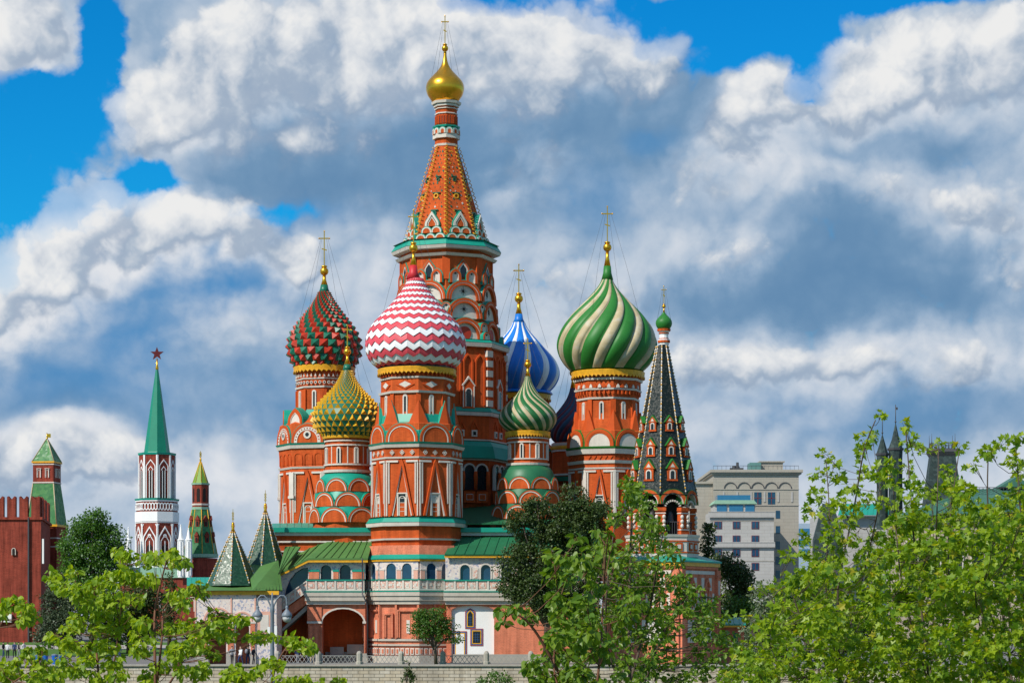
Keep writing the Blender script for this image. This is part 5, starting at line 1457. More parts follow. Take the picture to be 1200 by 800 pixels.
for a in VIS[:5]:
    g = face(NF, a + 10, 20.8 * AP)
    mb = MB(g)
    for x in (-7.6, 7.6): mb.box(x - .7, x + .7, -1, .5, 534, 584, 0)
    mb.ring(arch(0, 584, 6, 5, 10, 4, 36), arch(0, 584, 5, 4.2, 10, 3.2, 36), -.8, .5, 0)
    for x in (-1.6, 1.6): mb.box(x - .35, x + .35, -.6, .5, 552, 584, 0)
    mb.ring(arch(0, 552, 3.2, 3, 8, 2), arch(0, 552, 2.5, 2.3, 8, 1.6), -.7, .5, 0)
    mb.prism(arch(0, 584, 3.3, 3, 8, 1.5, 28), -.3, .5, 1)
    mb.build('tracery_window', [WHITE2, BLACK], nk)
    g = face(NF, a + 10, 24.2 * AP); mb = MB(g)
    for k in range(5):
        x = -7.6 + 3.8 * k
        mb.ring([(x + 2.4 * math.cos(i * math.pi / 5), 594 + 4.6 * math.sin(i * math.pi / 5)) for i in range(11)], [(x + 1.5 * math.cos(i * math.pi / 5), 594 + 3.4 * math.sin(i * math.pi / 5)) for i in range(11)], -.8 - .05 * (k % 2), .4)
    mb.build('lattice_balcony', WHITE2, nk)
    g = face(NF, a + 10, 24.6 * AP); mb = MB(g)
    mb.ring(arch(0, 662, 8.2, 8, 12, 7, 30), arch(0, 662, 6.9, 6.8, 12, 6, 30), -1, .5, 0)
    mb.ring(arch(0, 662, 5.6, 5.4, 12, 4.5, 26), arch(0, 662, 4.8, 4.6, 12, 3.8, 26), -.8, .5, 0)
    mb.ring([(2.1 * math.cos(i * math.pi / 6), 628 + 2.1 * math.sin(i * math.pi / 6)) for i in range(13)], [(1.4 * math.cos(i * math.pi / 6), 628 + 1.4 * math.sin(i * math.pi / 6)) for i in range(13)], -.8, .5, 0)
    mb.prism(arch(0, 662, 3.4, 3.2, 8, 2, 20), -.4, .5, 1); mb.box(-.4, .4, -.7, .4, 634, 662, 0)
    for x in (-9, 9): mb.box(x - .5, x + .5, -.9, .5, 614, 662, 0); mb.prism([(x - 2, 614.5), (x + 2, 614.5), (x, 619)], -.7, .5, 0)
    mb.build('tracery_window', [WHITE2, BLACK], nk)
MB(NF).lathe([(25.8, 662), (25.8, 666)], 8, 10).build('cornice', WHITE2, nk)
MB(NF).box(-40, 34, -24, 40, 677, 752).build('tower_base', KBRICK, nk)
mb = MB(NF); mb.prism([(-41, 677), (-28, 665), (24, 665), (35, 677)], -26, 30); mb.build('base_roof', mat('pale_verdigris', (0.25, 0.42, 0.30), .6), nk)
for px, top in ((150.5, 618), (212, 615), (221, 619)):
    f = frame(px, 612)
    mb = MB(f)
    w_ = 3.6 if px > 200 else 3
    mb.lathe([(w_, 676), (w_, 634), (w_ + .8, 632), (w_ * .8, 631), (.5, top)], 8, 22)
    for k in range(8): mb.box(-.45, .45, -.8, .4, 634, 674, 0, face(f, k * 45, w_ * AP))
    mb.ball((0, 0, top), .9, n=6); mb.build('pinnacle', WHITE2, nk)
# round corner tower
CF = frame(235, 640)
ct = thing('corner_tower', 'round red tower under a deep green tent with brick lantern and pale green spike', 'tower', (kx(235, 640), 640, .87))
MB(CF).lathe([(19.5, 655), (19, 676), (20, 678), (20, 756)], 20, 0).build('shaft', KBRICK, ct)
bands(ct, CF, [(20.5, 649, 653, 1, .5), (20, 654, 656, 0), (19.8, 667, 668.5, 0)], 0, 20, 'cornice', [KBRICK, MATS['pale_verdigris']])
MB(CF).lathe([(10, 597), (19.6, 649)], 8, 14).build('tent_roof', KDARK, ct)
mb = MB(CF)
for k in range(8):
    a = R(14 + 45 * k); mb.tube([((r + .1) * math.sin(a), -(r + .1) * math.cos(a), z) for r, z in ((10, 597), (19.6, 649))], .45, 5)
mb.build('hip_rib', YELLOW, ct)
for a in (-53.5, -8.5, 36.5, 81.5):
    for z in (612, 631):
        r = (10 + (z + 5 - 597) * 9.6 / 52) * AP
        mb = MB(face(CF, a, r)); mb.box(-2.3, 2.3, -.5, 3, z - 3, z + 5, 0); mb.prism([(-3.2, z - 2.8), (0, z - 8), (3.2, z - 2.8)], -1, 3, 0); mb.prism(arch(0, z + 4, 1.1, 1.1, 6, 0, 4), -.9, 0, 1); mb.build('dormer_window', [KBRICK, BLACK], ct)
MB(CF).lathe([(9.8, 567), (9.6, 597)], 8, 14).build('lantern', KBRICK, ct)
for a in VIS[:5]:
    mb = MB(face(CF, a + 14 + 0, 9.7 * AP)); mb.prism(arch(0, 588, 1.8, 1.8, 6, 0, 14), -.2, .5); mb.build('window', BLACK, ct)
bands(ct, CF, [(10.6, 566, 568, 0, .3), (10.3, 590, 592, 1), (10.4, 594, 597, 0)], 14, 8, 'cornice', [MATS['pale_verdigris'], WHITE])
LIME = mat('lime_green_tin', (0.16, 0.30, 0.03), .45, .2, .8)
MB(CF).lathe([(1.1, 541), (9.2, 566)], 8, 14).build('spire', LIME, ct)
mb = MB(CF)
for k in range(8):
    a = R(14 + 45 * k); mb.tube([((r + .1) * math.sin(a), -(r + .1) * math.cos(a), z) for r, z in ((1.1, 541), (9.2, 566))], .35, 5)
mb.build('hip_rib', YELLOW, ct)
spire_finial(ct, CF, 528, 542, 1.3)
# low red building with teal roof behind the porch
rb2 = thing('brick_outbuilding', 'low dark red building with teal roof between the gothic tower and the porch', 'building', (kx(222, 420), 420, .87))
MB(frame(222, 420)).box(-45, 60, 0, 60, 685, 752).build('wall', KBRICK, rb2)
sheet_roof(rb2, [at(219, 685.5, 419), at(282, 685.5, 419), at(282, 676, 426), at(219, 676, 426)], TEAL, seams=12)
for px in (190, 205, 225): rect_window(rb2, frame(px, 420), 0, 700, 716, 4, 1, bars=False)

# ------------------------------------------------------------------ hotel and shopping arcade on the right
HSTONE = brickmat('beige_cladding', (0.36, 0.33, 0.275), (0.29, 0.265, 0.22), 3.2, 0.95, .08, .8, .15, .05, (0.345, 0.315, 0.26))
HSTONE2 = brickmat('pale_cladding', (0.41, 0.395, 0.37), (0.33, 0.31, 0.285), 3.2, 0.95, .07, .8, .15, .05, (0.39, 0.375, 0.35))
REDF = mat('plum_frame', (0.16, 0.035, 0.04), .6)
ho = thing('hotel', 'beige stone hotel block with arched frieze and rooftop plant, right of the belfry', 'hotel', (kx(880, 620), 620, .87))
HF = frame(886, 622); HB = frame(866, 604)
MB(HF).box(-50, 50, 0, 180, 553, 760).build('tower_block', HSTONE, ho)
MB(HF).box(-90, -50.1, 8, 180, 566, 760).build('side_wing', HSTONE, ho)
mb = MB(HF); mb.box(-53.5, 54.5, -4.5, 184, 550.2, 553.4); mb.box(-52, 53, -2.5, 182, 553.5, 555.5); mb.box(-90, -50.1, 5, 184, 563.5, 566.2); mb.build('cornice', HSTONE, ho)
mb = MB(HF); mb.box(-50.5, 50.5, -.8, 0, 591, 592.3); mb.box(-50.5, 50.5, -.8, 0, 572.5, 573.5); mb.build('string_course', STONE, ho)
for i in range(5):
    x = -30 + 16 * i
    mb = MB(HF); mb.ring(arch(x, 572.4, 7.8, 7.8, 12), arch(x, 572.4, 6.9, 6.9, 12), -.9, 1); mb.build('blind_arch', IRON, ho)
for x in (-38, -22, -6, 10, 26, 42): 
    mb = MB(HF); mb.box(x - 1, x + 1, -.7, .5, 576, 588); mb.build('pilaster', HSTONE2, ho)
for x in (2, 18):
    mb = MB(HF); mb.box(x - 4.2, x + 4.2, -.4, .5, 576.5, 590.5, 0); mb.box(x - .4, x + .4, -.7, .5, 576.5, 590.5, 1); mb.box(x - 4.2, x + 4.2, -.7, .5, 583, 583.7, 1); mb.build('window', [BLUEGLASS, REDF], ho)
for z in (598, 616, 634, 652, 668):
    mb = MB(HF); mb.box(23, 28, -.4, .5, z, z + 9, 0); mb.build('window', [BLUEGLASS], ho)
MB(HB).box(-34, 41, 0, 60, 600, 760).build('front_block', HSTONE2, ho)
mb = MB(HB)
for z0, z1 in ((600, 606), (635.5, 641)): mb.box(-36, 42, -3, .3, z0, z1); mb.box(-36, 42, -3.4, .3, z0 - .8, z0 - .05)
mb.build('balcony_band', HSTONE2, ho)
mb = MB(HB)
for z0 in (609.5, 656.5): mb.box(-34.5, 41.5, -.5, .2, z0, z0 + .9)
mb.build('string_course', STONE, ho)
for x in (-24.5, -3, 19):
    for z in (610.5, 627, 643, 659):
        mb = MB(HB); mb.box(x - 4.4, x + 4.4, -.6, .5, z, z + 8.8, 1); mb.box(x - 3.7, x - .35, -.8, .5, z + .6, z + 8.2, 0); mb.box(x + .35, x + 3.7, -.8, .5, z + .6, z + 8.2, 0); mb.build('window', [BLUEGLASS, REDF], ho)
mb = MB(HB); mb.box(-28, 20, 6, 56, 590, 600, 1); 
for x0, x1 in ((-25.5, -14), (-11, 5), (8, 18.5)): mb.box(x0, x1, 5, 6.2, 591, 599.6, 0)
mb.build('penthouse', [mat('sky_glass', (0.03, 0.14, 0.26), .1), HSTONE2], ho)
mb = MB(HB); mb.prism([(-30, 590), (-27, 585.5), (18, 585.5), (22, 590)], 3, 60); mb.build('penthouse_roof', MATS['pale_verdigris'], ho)
mb = MB(HB); mb.box(-24, 15, 14, 40, 579, 585.4); mb.build('winter_garden', MATS['sky_glass'], ho)
mb = MB(HF); mb.box(8, 34, 20, 60, 540, 550.1, 0); mb.box(6, 36, 18, 62, 538.6, 539.98, 0); mb.build('plant_room', HSTONE, ho)
mb = MB(HF); mb.box(-6, 7, 10, 40, 541, 550.1); mb.box(-26, -18, 10, 30, 546, 550.1); mb.build('air_unit', mat('plant_green', (.10, .22, .2), .6), ho)
mb = MB(HF); mb.lathe([(2.2, 545), (2.4, 550)], 8, 0, 0, None, False, True, -25, 8); mb.lathe([(1.6, 541), (1.8, 550)], 8, 0, 0, None, False, True, -21, 8); mb.box(-30, -14, 6, 9, 547.5, 550.1); mb.build('vent_stack', IRON, ho)
mb = MB(HF)
for x in range(-50, 52, 5): mb.box(x - .15, x + .15, 1, 1.3, 545.5, 550.1)
mb.box(-50, 50, 1, 1.3, 545.2, 545.7); mb.build('roof_railing', IRON, ho)
gb = thing('glass_building', 'far bluish glass building showing beside the hotel corner', 'building', (kx(948, 900), 900, .87))
MB(frame(948, 900)).box(-16, 22, 0, 60, 613, 760).build('wall', mat('pale_blue_cladding', (.30, .38, .46), .4), gb)
for z in (619, 631, 643): 
    mb = MB(frame(948, 900)); mb.box(-14, 20, -.5, .5, z, z + 8); mb.build('window', MATS['sky_glass'], gb)
SLATE = mosaic('green_slate', (0.016, 0.028, 0.026), (0.04, 0.062, 0.056), .3, 2.2, .6, (0.022, 0.04, 0.036), .3)
GSEAM = mat('seamed_green_roof', (0.05, 0.14, 0.095), .5, .2, .5, streak=.4)
AY = 340
sa = thing('shopping_arcade', 'long stone arcade building with dark green roofs and spired towers, behind the right saplings', 'building', (kx(1130, AY), AY, .87))
SF = frame(1130, AY)
MB(SF).box(-75, 190, 0, 90, 606, 760).build('wall', brickmat('buff_stone', (0.46, 0.38, 0.29), (0.34, 0.28, 0.21), 1.4, .5, .2, .85, .4, .03), sa)
for i in range(8):
    x = -62 + 26 * i
    mb = MB(SF); mb.ring(arch(x, 700, 9, 9, 10, 0, 60), arch(x, 700, 7.4, 7.4, 10, 0, 60), -2, .5, 0); mb.prism(arch(x, 700, 7.4, 7.4, 10, 0, 60), -.3, .5, 1); mb.build('window', [WHITE, GLASS], sa)
mb = MB(SF); mb.box(-77, 192, -4, 1, 603, 606.5); mb.box(-76, 190, -2, 1, 607, 611); mb.build('cornice', STONE, sa)
sheet_roof(sa, [at(1052, 603, 338.5), at(1330, 603, 338.5), at(1330, 566, 352), at(1140, 573, 352)], GSEAM, seams=30)
mb = MB(frame(1180, 350)); mb.prism([(-8, 570), (12, 558), (32, 570)], 0, 40); mb.build('gable_roof', GSEAM, sa)
mb = MB(frame(1180, 348))
for x in range(-40, 80, 4): mb.box(x - .2, x + .2, 0, .5, 571, 577)
mb.box(-40, 80, 0, .5, 570.5, 571.2); mb.build('roof_railing', IRON, sa)
for cx, zt, zc, zb, hw, rr in ((1049.5, 474, 497, 525, 8.5, 12), (1034, 486, 510, 531, 7, 11)):
    f = frame(cx, 352)
    s_ = MB(f).lathe([(hw, zb + 1), (hw * .94, zb + 14), (hw, 620)], 8, 22).build('turret', SLATE, sa)
    MB(f).lathe([(.6, zc), (hw * .55, zb - 10), (hw, zb)], 8, 22).build('spire', SLATE, s_)
    MB(f).lathe([(hw + 1.5, zb), (hw + 1, zb + 2.5), (hw * .9, zb + 3)], 8, 22).build('cornice', IRON, s_)
    mb = MB(f); mb.tube([(0, 0, zc + 1), (0, 0, zt)], .5, 5); mb.ball((0, 0, zc - 3), 1.2, n=6); mb.box(.3, 2.6, -.1, .1, zt + 3, zt + 6); mb.build('finial', IRON, s_)
MF = frame(1104, 350)
mt = MB(MF).lathe([(20, 535), (30, 592), (30, 606)], 4, 40).build('mansard_tower', SLATE, sa)
MB(MF).lathe([(20, 534.8), (24, 530), (23, 527), (18, 526)], 4, 40).build('cornice', IRON, mt)
mb = MB(MF)
for k in range(4):
    a0 = R(40 + 90 * k)
    p0 = (19 * math.sin(a0), -19 * math.cos(a0)); a1 = a0 + math.pi / 2; p1 = (19 * math.sin(a1), -19 * math.cos(a1))
    for i in range(7):
        u = i / 7; x = p0[0] + (p1[0] - p0[0]) * u; y = p0[1] + (p1[1] - p0[1]) * u
        mb.tube([(x, y, 526), (x, y, 519)], .35, 4)
    mb.tube([(p0[0], p0[1], 520), (p1[0], p1[1], 520)], .35, 4); mb.tube([(p0[0], p0[1], 524), (p1[0], p1[1], 524)], .3, 4)
    mb.tube([(p0[0], p0[1], 526), (p0[0], p0[1], 509)], [.7, .15], 5)
mb.build('roof_cresting', IRON, mt)
tb = thing('teal_roofed_building', 'building with teal seamed roof and slate slope between hotel and spires', 'building', (kx(985, 480), 480, .87))
MB(frame(985, 480)).box(-25, 60, 0, 80, 604, 760).build('wall', HSTONE2, tb)
sheet_roof(tb, [at(982, 603, 478), at(1050, 603, 478), at(1050, 590, 486), at(986, 590, 486)], TEAL, seams=10)
MB(frame(970, 470)).lathe([(9, 590), (24, 632), (24, 760)], 4, 40).build('slate_pavilion', SLATE, tb)
# ------------------------------------------------------------------ trees and shrubs
rng = np.random.default_rng(11)
def leafmat(name, c1, c2, trans=0.35, rough=0.45, c3=None, glow=(1.0, 1.0, .5)):
    m = bpy.data.materials.new(name); m.use_nodes = True
    t = NT(m.node_tree); bsdf = m.node_tree.nodes['Principled BSDF']; out = m.node_tree.nodes['Material Output']
    ri = t.new('ShaderNodeNewGeometry').outputs['Random Per Island']
    c = t.mixc(ri, c1, c2)
    if c3: c = t.mixc(t.smooth(ri, .94, .985), c, c3)
    t.l.new(c, bsdf.inputs['Base Color']); bsdf.inputs['Roughness'].default_value = rough
    bsdf.inputs['Specular IOR Level'].default_value = .4
    tr = t.new('ShaderNodeBsdfTranslucent', {'Color': t.mixc(1.0, c, (2.2 * glow[0], 2.0 * glow[1], 1.2 * glow[2]), 'MULTIPLY')})
    mx_ = t.new('ShaderNodeMixShader', {0: trans, 1: bsdf.outputs[0], 2: tr.outputs[0]})
    t.l.new(mx_.outputs[0], out.inputs[0])
    return m
L_SAP = leafmat('sapling_leaf', (0.14, 0.25, 0.010), (0.30, 0.39, 0.018), .42)
L_LIND = leafmat('linden_leaf', (0.065, 0.15, 0.012), (0.18, 0.27, 0.02), .36)
L_DEEP = leafmat('dark_linden_leaf', (0.035, 0.11, 0.012), (0.09, 0.19, 0.02), .3)  # darker green linden leaf for the full round tree
L_MAP = leafmat('maple_leaf', (0.085, 0.185, 0.008), (0.29, 0.385, 0.014), .42, c3=(0.36, 0.33, 0.02))
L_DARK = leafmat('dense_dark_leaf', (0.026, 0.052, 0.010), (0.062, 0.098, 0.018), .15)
L_MID = leafmat('mid_green_leaf', (0.035, 0.10, 0.012), (0.09, 0.18, 0.018), .25)
L_CONI = leafmat('blue_spruce_needle', (0.030, 0.055, 0.022), (0.06, 0.085, 0.035), .1)
L_GREY = leafmat('silver_green_leaf', (0.09, 0.13, 0.07), (0.16, 0.20, 0.11), .25)
BARK = mat('reddish_bark', (0.16, 0.075, 0.045), .85, .3, 3)
BARKG = mat('grey_brown_bark', (0.10, 0.075, 0.055), .9, .3, 3)
TEMPL = {
 'oval': ([(0, 0, 0), (.22, .26, .10), (.55, .33, .13), (.82, .16, .06), (1, 0, 0), (.82, -.16, .06), (.55, -.33, .13), (.22, -.26, .10)], [(0, 1, 2, 3, 4), (0, 4, 5, 6, 7)]),
 'heart': ([(0, 0, 0), (-.08, .28, .10), (.2, .46, .16), (.6, .34, .10), (1, 0, -.06), (.6, -.34, .10), (.2, -.46, .16), (-.08, -.28, .10)], [(0, 1, 2, 3, 4), (0, 4, 5, 6, 7)]),
 'lobed': ([(0, 0, 0), (.05, .46, .12), (.30, .30, .08), (.50, .56, .15), (.60, .20, .05), (1, 0, -.04), (.60, -.20, .05), (.50, -.56, .15), (.30, -.30, .08), (.05, -.46, .12)], [(0, 1, 2, 3, 4, 5), (0, 5, 6, 7, 8, 9)]),
 'tuft': ([(0, 0, 0), (.35, .42, .1), (1, .12, 0), (.8, -.2, .1), (.3, -.4, .05)], [(0, 1, 2, 3, 4)]),
}
def leaves(pos, tip, nrm, size, templ):
    """arrays of leaf bases, tip directions and face normals -> vertex and face lists"""
    T, FS = TEMPL[templ]
    T = np.array(T)
    tip = tip / (np.linalg.norm(tip, axis=1, keepdims=True) + 1e-9)
    w_ = np.cross(nrm, tip); w_ /= (np.linalg.norm(w_, axis=1, keepdims=True) + 1e-9)
    n_ = np.cross(tip, w_)
    v = pos[:, None] + size[:, None, None] * (T[None, :, 0:1] * tip[:, None] + T[None, :, 1:2] * w_[:, None] + T[None, :, 2:3] * n_[:, None])
    N, k = len(pos), len(T)
    fs = []
    for i in range(N):
        o = i * k
        for f in FS: fs.append([o + j for j in f])
    return v.reshape(-1, 3), fs
def leaf_object(parts, name, m, parent):
    vs = np.concatenate([p[0] for p in parts]); fs = []; o = 0
    for v, f in parts:
        fs += [[k + o for k in q_] for q_ in f]; o += len(v)
    r = parent
    while r.parent: r = r.parent
    vs = vs - np.array(r.location)
    me = bpy.data.meshes.new(name); me.from_pydata(vs.tolist(), [], fs)
    me.materials.append(m); ob = bpy.data.objects.new(name, me); COL.objects.link(ob); ob.parent = parent
    return ob
def blob_leaves(c, rad, n, size, templ, droop=.5, shell=.35, up=.6):
    d = rng.normal(size=(n, 3)); d /= np.linalg.norm(d, axis=1, keepdims=True)
    rr = (shell + (1 - shell) * rng.random(n) ** .5)[:, None]
    p = np.array(c) + d * rr * np.array(rad)
    tip = d * .7 + rng.normal(size=(n, 3)) * .55 + np.array([0, 0, -droop])
    nr = rng.normal(size=(n, 3)) * .55 + np.array([0, -.15, up]) + d * .35
    return leaves(p, tip, nr, size * (.45 + .85 * rng.random(n)), templ)
def tree(name, label, cat, trunk, clusters, Y, leaf, size, templ, bark, dens=1.0, dY=.9, group=None, r0=.05, droop=.5, twig=.012, twice=1):
    """trunk: list of stems [(px, py), ...] from the ground up; clusters: (px, py, rx, ry) leaf sprays in photo pixels at depth Y"""
    base = at(trunk[0][0][0], trunk[0][0][1], Y)
    root = thing(name, label, cat, base, group)
    mb = MB()
    st = []
    for si, s_ in enumerate(trunk):
        dy = [0] + [rng.normal() * .25 * (1 + .4 * si) for _ in s_[1:]]
        P = [at(px, py, Y + d) for (px, py), d in zip(s_, dy)]
        Q = []
        for i in range(len(P) - 1):
            p0, p1, p2, p3 = P[max(i - 1, 0)], P[i], P[i + 1], P[min(i + 2, len(P) - 1)]
            for k in range(4):
                t = k / 4
                Q.append(0.5 * (2 * p1 + (p2 - p0) * t + (2 * p0 - 5 * p1 + 4 * p2 - p3) * t * t + (3 * p1 - p0 - 3 * p2 + p3) * t ** 3))
        Q.append(P[-1])
        ra = r0 * (1 if si == 0 else .6)
        mb.tube(Q, [ra * (1 - .8 * i / len(Q)) + .004 for i in range(len(Q))], 6)
        st += Q
    parts = []
    s_ = Y / F
    for (px, py, rx, ry) in ((q_[0] + (rng.normal() * 5 if k_ else 0), q_[1] + (rng.normal() * 4 + 2 if k_ else 0), q_[2] * (.8 if k_ else 1), q_[3] * (.8 if k_ else 1)) for k_ in range(twice) for q_ in clusters):
        c = at(px, py, Y + rng.normal() * dY)
        sc = c.y / F
        best = min((q for q in st), key=lambda q: (q - c).length + max(0, q.z - c.z + .05) * 4)
        mid = best.lerp(c, .55) + Vector((0, 0, -.10 * (c - best).length)) if c.z > best.z else best.lerp(c, .5) + Vector((0, 0, .15 * (c - best).length))
        tips = [c + Vector((rx * sc * .6, 0, ry * sc * .1)), c + Vector((-rx * sc * .6, 0, ry * sc * .2)), c + Vector((0, 0, ry * sc * .6))]
        path = [best, best.lerp(mid, .6), mid.lerp(c, .4), c]
        mb.tube(path, [twig, twig * .85, twig * .7, twig * .4], 5)
        for tp in tips: mb.tube([mid.lerp(c, .5), c.lerp(tp, .5) + Vector((0, 0, .02)), tp], [twig * .5, twig * .4, twig * .2], 4)
        n = max(6, int(dens * rx * ry * .30))
        parts.append(blob_leaves(c, (rx * sc, (rx + ry) * .5 * sc, ry * sc), n, size, templ, droop, .15))
    mb.build('trunk', bark, root)
    leaf_object(parts, 'crown', leaf, root)
    return root
def crowd(poly, n, seed, rx=(9, 15), ry=(6, 10), keep=None):
    """leaf sprays scattered inside an outline of photo pixels"""
    g = np.random.default_rng(seed); out = []
    x0, x1 = min(p[0] for p in poly), max(p[0] for p in poly); y0, y1 = min(p[1] for p in poly), max(p[1] for p in poly)
    def inside(x, y):
        c = False; j = len(poly) - 1
        for i in range(len(poly)):
            (xi, yi), (xj, yj) = poly[i], poly[j]
            if (yi > y) != (yj > y) and x < (xj - xi) * (y - yi) / (yj - yi) + xi: c = not c
            j = i
        return c
    tries = 0
    while len(out) < n and tries < n * 60:
        tries += 1
        x, y = g.uniform(x0, x1), g.uniform(y0, y1)
        if not inside(x, y): continue
        if any((x - a) ** 2 + ((y - b) * 1.4) ** 2 < (keep or 8) ** 2 for a, b, _, _ in out): continue
        out.append((x, y, g.uniform(*rx), g.uniform(*ry)))
    return out
# ---- left saplings with hanging heart shaped leaves
C1 = [(65, 676, 10, 9), (76, 686, 13, 10), (88, 694, 12, 11), (85, 671, 8, 6), (100, 690, 13, 8), (112, 686, 9, 8), (92, 727, 12, 8), (83, 733, 9, 6), (130, 677, 14, 8), (145, 672, 12, 9), (160, 678, 13, 9), (175, 678, 12, 8), (150, 651, 11, 7), (139, 645, 9, 6), (168, 656, 9, 8), (110, 709, 11, 9), (125, 714, 12, 9), (112, 735, 8, 8), (135, 735, 9, 11), (148, 722, 12, 9), (145, 700, 12, 8), (120, 699, 13, 7), (163, 703, 8, 7), (95, 706, 10, 7), (75, 752, 11, 8), (90, 756, 11, 7), (125, 757, 13, 8), (104, 768, 13, 8), (132, 773, 14, 8), (60, 745, 6, 5), (92, 786, 14, 8), (112, 792, 12, 7), (75, 770, 10, 6), (140, 790, 13, 8)]
tree('sapling', 'young linden with drooping bright leaves before the dark trees at left', 'tree', [[(118, 860), (116, 800), (112, 752), (107, 722), (100, 690)], [(118, 830), (135, 770), (139, 735), (146, 690), (150, 655)]], C1, 33, L_SAP, .085, 'heart', BARK, 1.35, .7, 'young lindens before the square', .02, .9, .006, 3)
C2 = [(185, 650, 12, 6), (205, 652, 9, 7), (200, 646, 8, 5), (214, 656, 6, 5), (165, 728, 11, 8), (160, 743, 9, 7), (205, 701, 9, 8), (215, 694, 11, 6), (228, 690, 9, 6), (218, 706, 6, 8), (240, 694, 8, 5), (203, 735, 11, 6), (215, 729, 9, 6), (210, 760, 14, 10), (228, 754, 12, 12), (226, 731, 12, 7), (238, 741, 9, 9), (248, 725, 9, 7), (165, 763, 9, 9), (190, 778, 8, 9), (175, 790, 11, 8), (178, 745, 6, 6), (262, 738, 13, 9), (256, 720, 10, 9), (279, 726, 11, 7), (295, 745, 12, 6), (310, 742, 8, 5), (250, 765, 8, 6), (236, 783, 12, 9), (212, 786, 12, 8)]
tree('sapling', 'young linden of several red stems hanging over the foot of the porch', 'tree', [[(184, 870), (182, 790), (181, 740), (182, 712), (188, 684), (197, 650)], [(184, 800), (190, 745), (193, 710), (215, 698), (240, 693)], [(184, 820), (205, 790), (214, 762), (228, 735), (258, 720)]], C2, 32, L_SAP, .086, 'heart', BARK, 1.35, .6, 'young lindens before the square', .024, .9, .006, 3)
C3 = [(12, 706, 12, 7), (30, 712, 11, 9), (4, 716, 7, 6), (38, 724, 8, 9), (24, 727, 7, 5), (45, 776, 13, 7), (28, 771, 11, 6), (62, 786, 13, 8), (14, 790, 16, 8), (4, 781, 8, 7), (40, 792, 14, 7), (50, 760, 7, 6)]
tree('sapling', 'linden sprig reaching in from the left edge over the fortress wall foot', 'tree', [[(-30, 880), (-22, 800), (-6, 745), (14, 714), (34, 712)], [(-25, 840), (8, 805), (40, 785), (60, 784)]], C3, 30, L_SAP, .085, 'heart', BARK, 1.35, .4, 'young lindens before the square', .018, .9, .006, 3)
C4 = [(338, 747, 8, 5), (350, 751, 11, 6), (364, 754, 7, 6), (345, 756, 6, 5), (318, 775, 9, 5), (328, 780, 7, 4), (287, 792, 15, 6), (330, 795, 13, 6), (355, 795, 12, 6), (268, 789, 12, 8), (305, 785, 9, 5), (398, 797, 9, 4), (376, 799, 9, 4)]
tree('sapling', 'low linden whip with one pink stem leaning right before the stair', 'tree', [[(308, 860), (318, 800), (326, 775), (336, 758), (348, 750)], [(308, 840), (290, 800), (275, 790)]], C4, 31, L_SAP, .085, 'heart', BARK, 1.35, .3, 'young lindens before the square', .016, .9, .006, 3)
# ---- trees in the middle
tall = crowd([(742, 556), (760, 590), (775, 625), (800, 650), (806, 690), (850, 720), (862, 760), (880, 830), (640, 830), (660, 745), (690, 715), (700, 690), (668, 678), (660, 668), (705, 640), (715, 610), (730, 585)], 210, 5, (8, 13), (5, 8), 7)
tall += [(735, 566, 7, 9), (742, 585, 9, 7), (730, 598, 8, 6), (720, 605, 7, 5), (795, 600, 0, 0)][:4] + [(772, 617, 10, 5), (785, 640, 10, 6), (800, 677, 12, 7), (815, 690, 12, 6), (822, 706, 10, 6), (838, 702, 9, 5), (848, 749, 11, 6), (695, 645, 10, 6)]
tree('tree', 'slender linden with small dark glossy leaves rising before the belfry', 'tree', [[(738, 900), (738, 800), (737, 720), (739, 640), (741, 575)], [(738, 850), (770, 760), (800, 705), (838, 700)], [(738, 830), (705, 740), (690, 690), (672, 672)], [(738, 800), (760, 720), (772, 650), (778, 622)], [(738, 820), (712, 760), (712, 680), (722, 606)]], tall, 47, L_LIND, .12, 'oval', BARKG, 1.9, 1.2, None, .045, .45, .010)
near = crowd([(645, 650), (680, 640), (690, 660), (700, 690), (690, 740), (720, 760), (740, 830), (590, 830), (625, 775), (640, 740), (650, 700)], 55, 9, (10, 16), (7, 11), 11)
near += [(592, 716, 12, 6), (608, 712, 12, 6), (618, 722, 12, 8), (590, 730, 9, 5), (645, 655, 10, 6), (676, 632, 8, 6), (708, 626, 9, 7), (716, 640, 8, 9), (700, 622, 7, 6), (706, 652, 9, 9), (720, 660, 7, 8), (735, 720, 10, 12), (728, 745, 10, 9)]
tree('tree', 'bright linden with large hanging leaves, nearest in the middle of the view', 'tree', [[(690, 930), (672, 830), (640, 760), (615, 725), (595, 718)], [(690, 880), (702, 780), (706, 720), (708, 680), (712, 630)], [(685, 880), (650, 790), (655, 720), (650, 660)]], near, 31, L_LIND, .105, 'heart', BARK, .95, .8, None, .028, .9, .008)
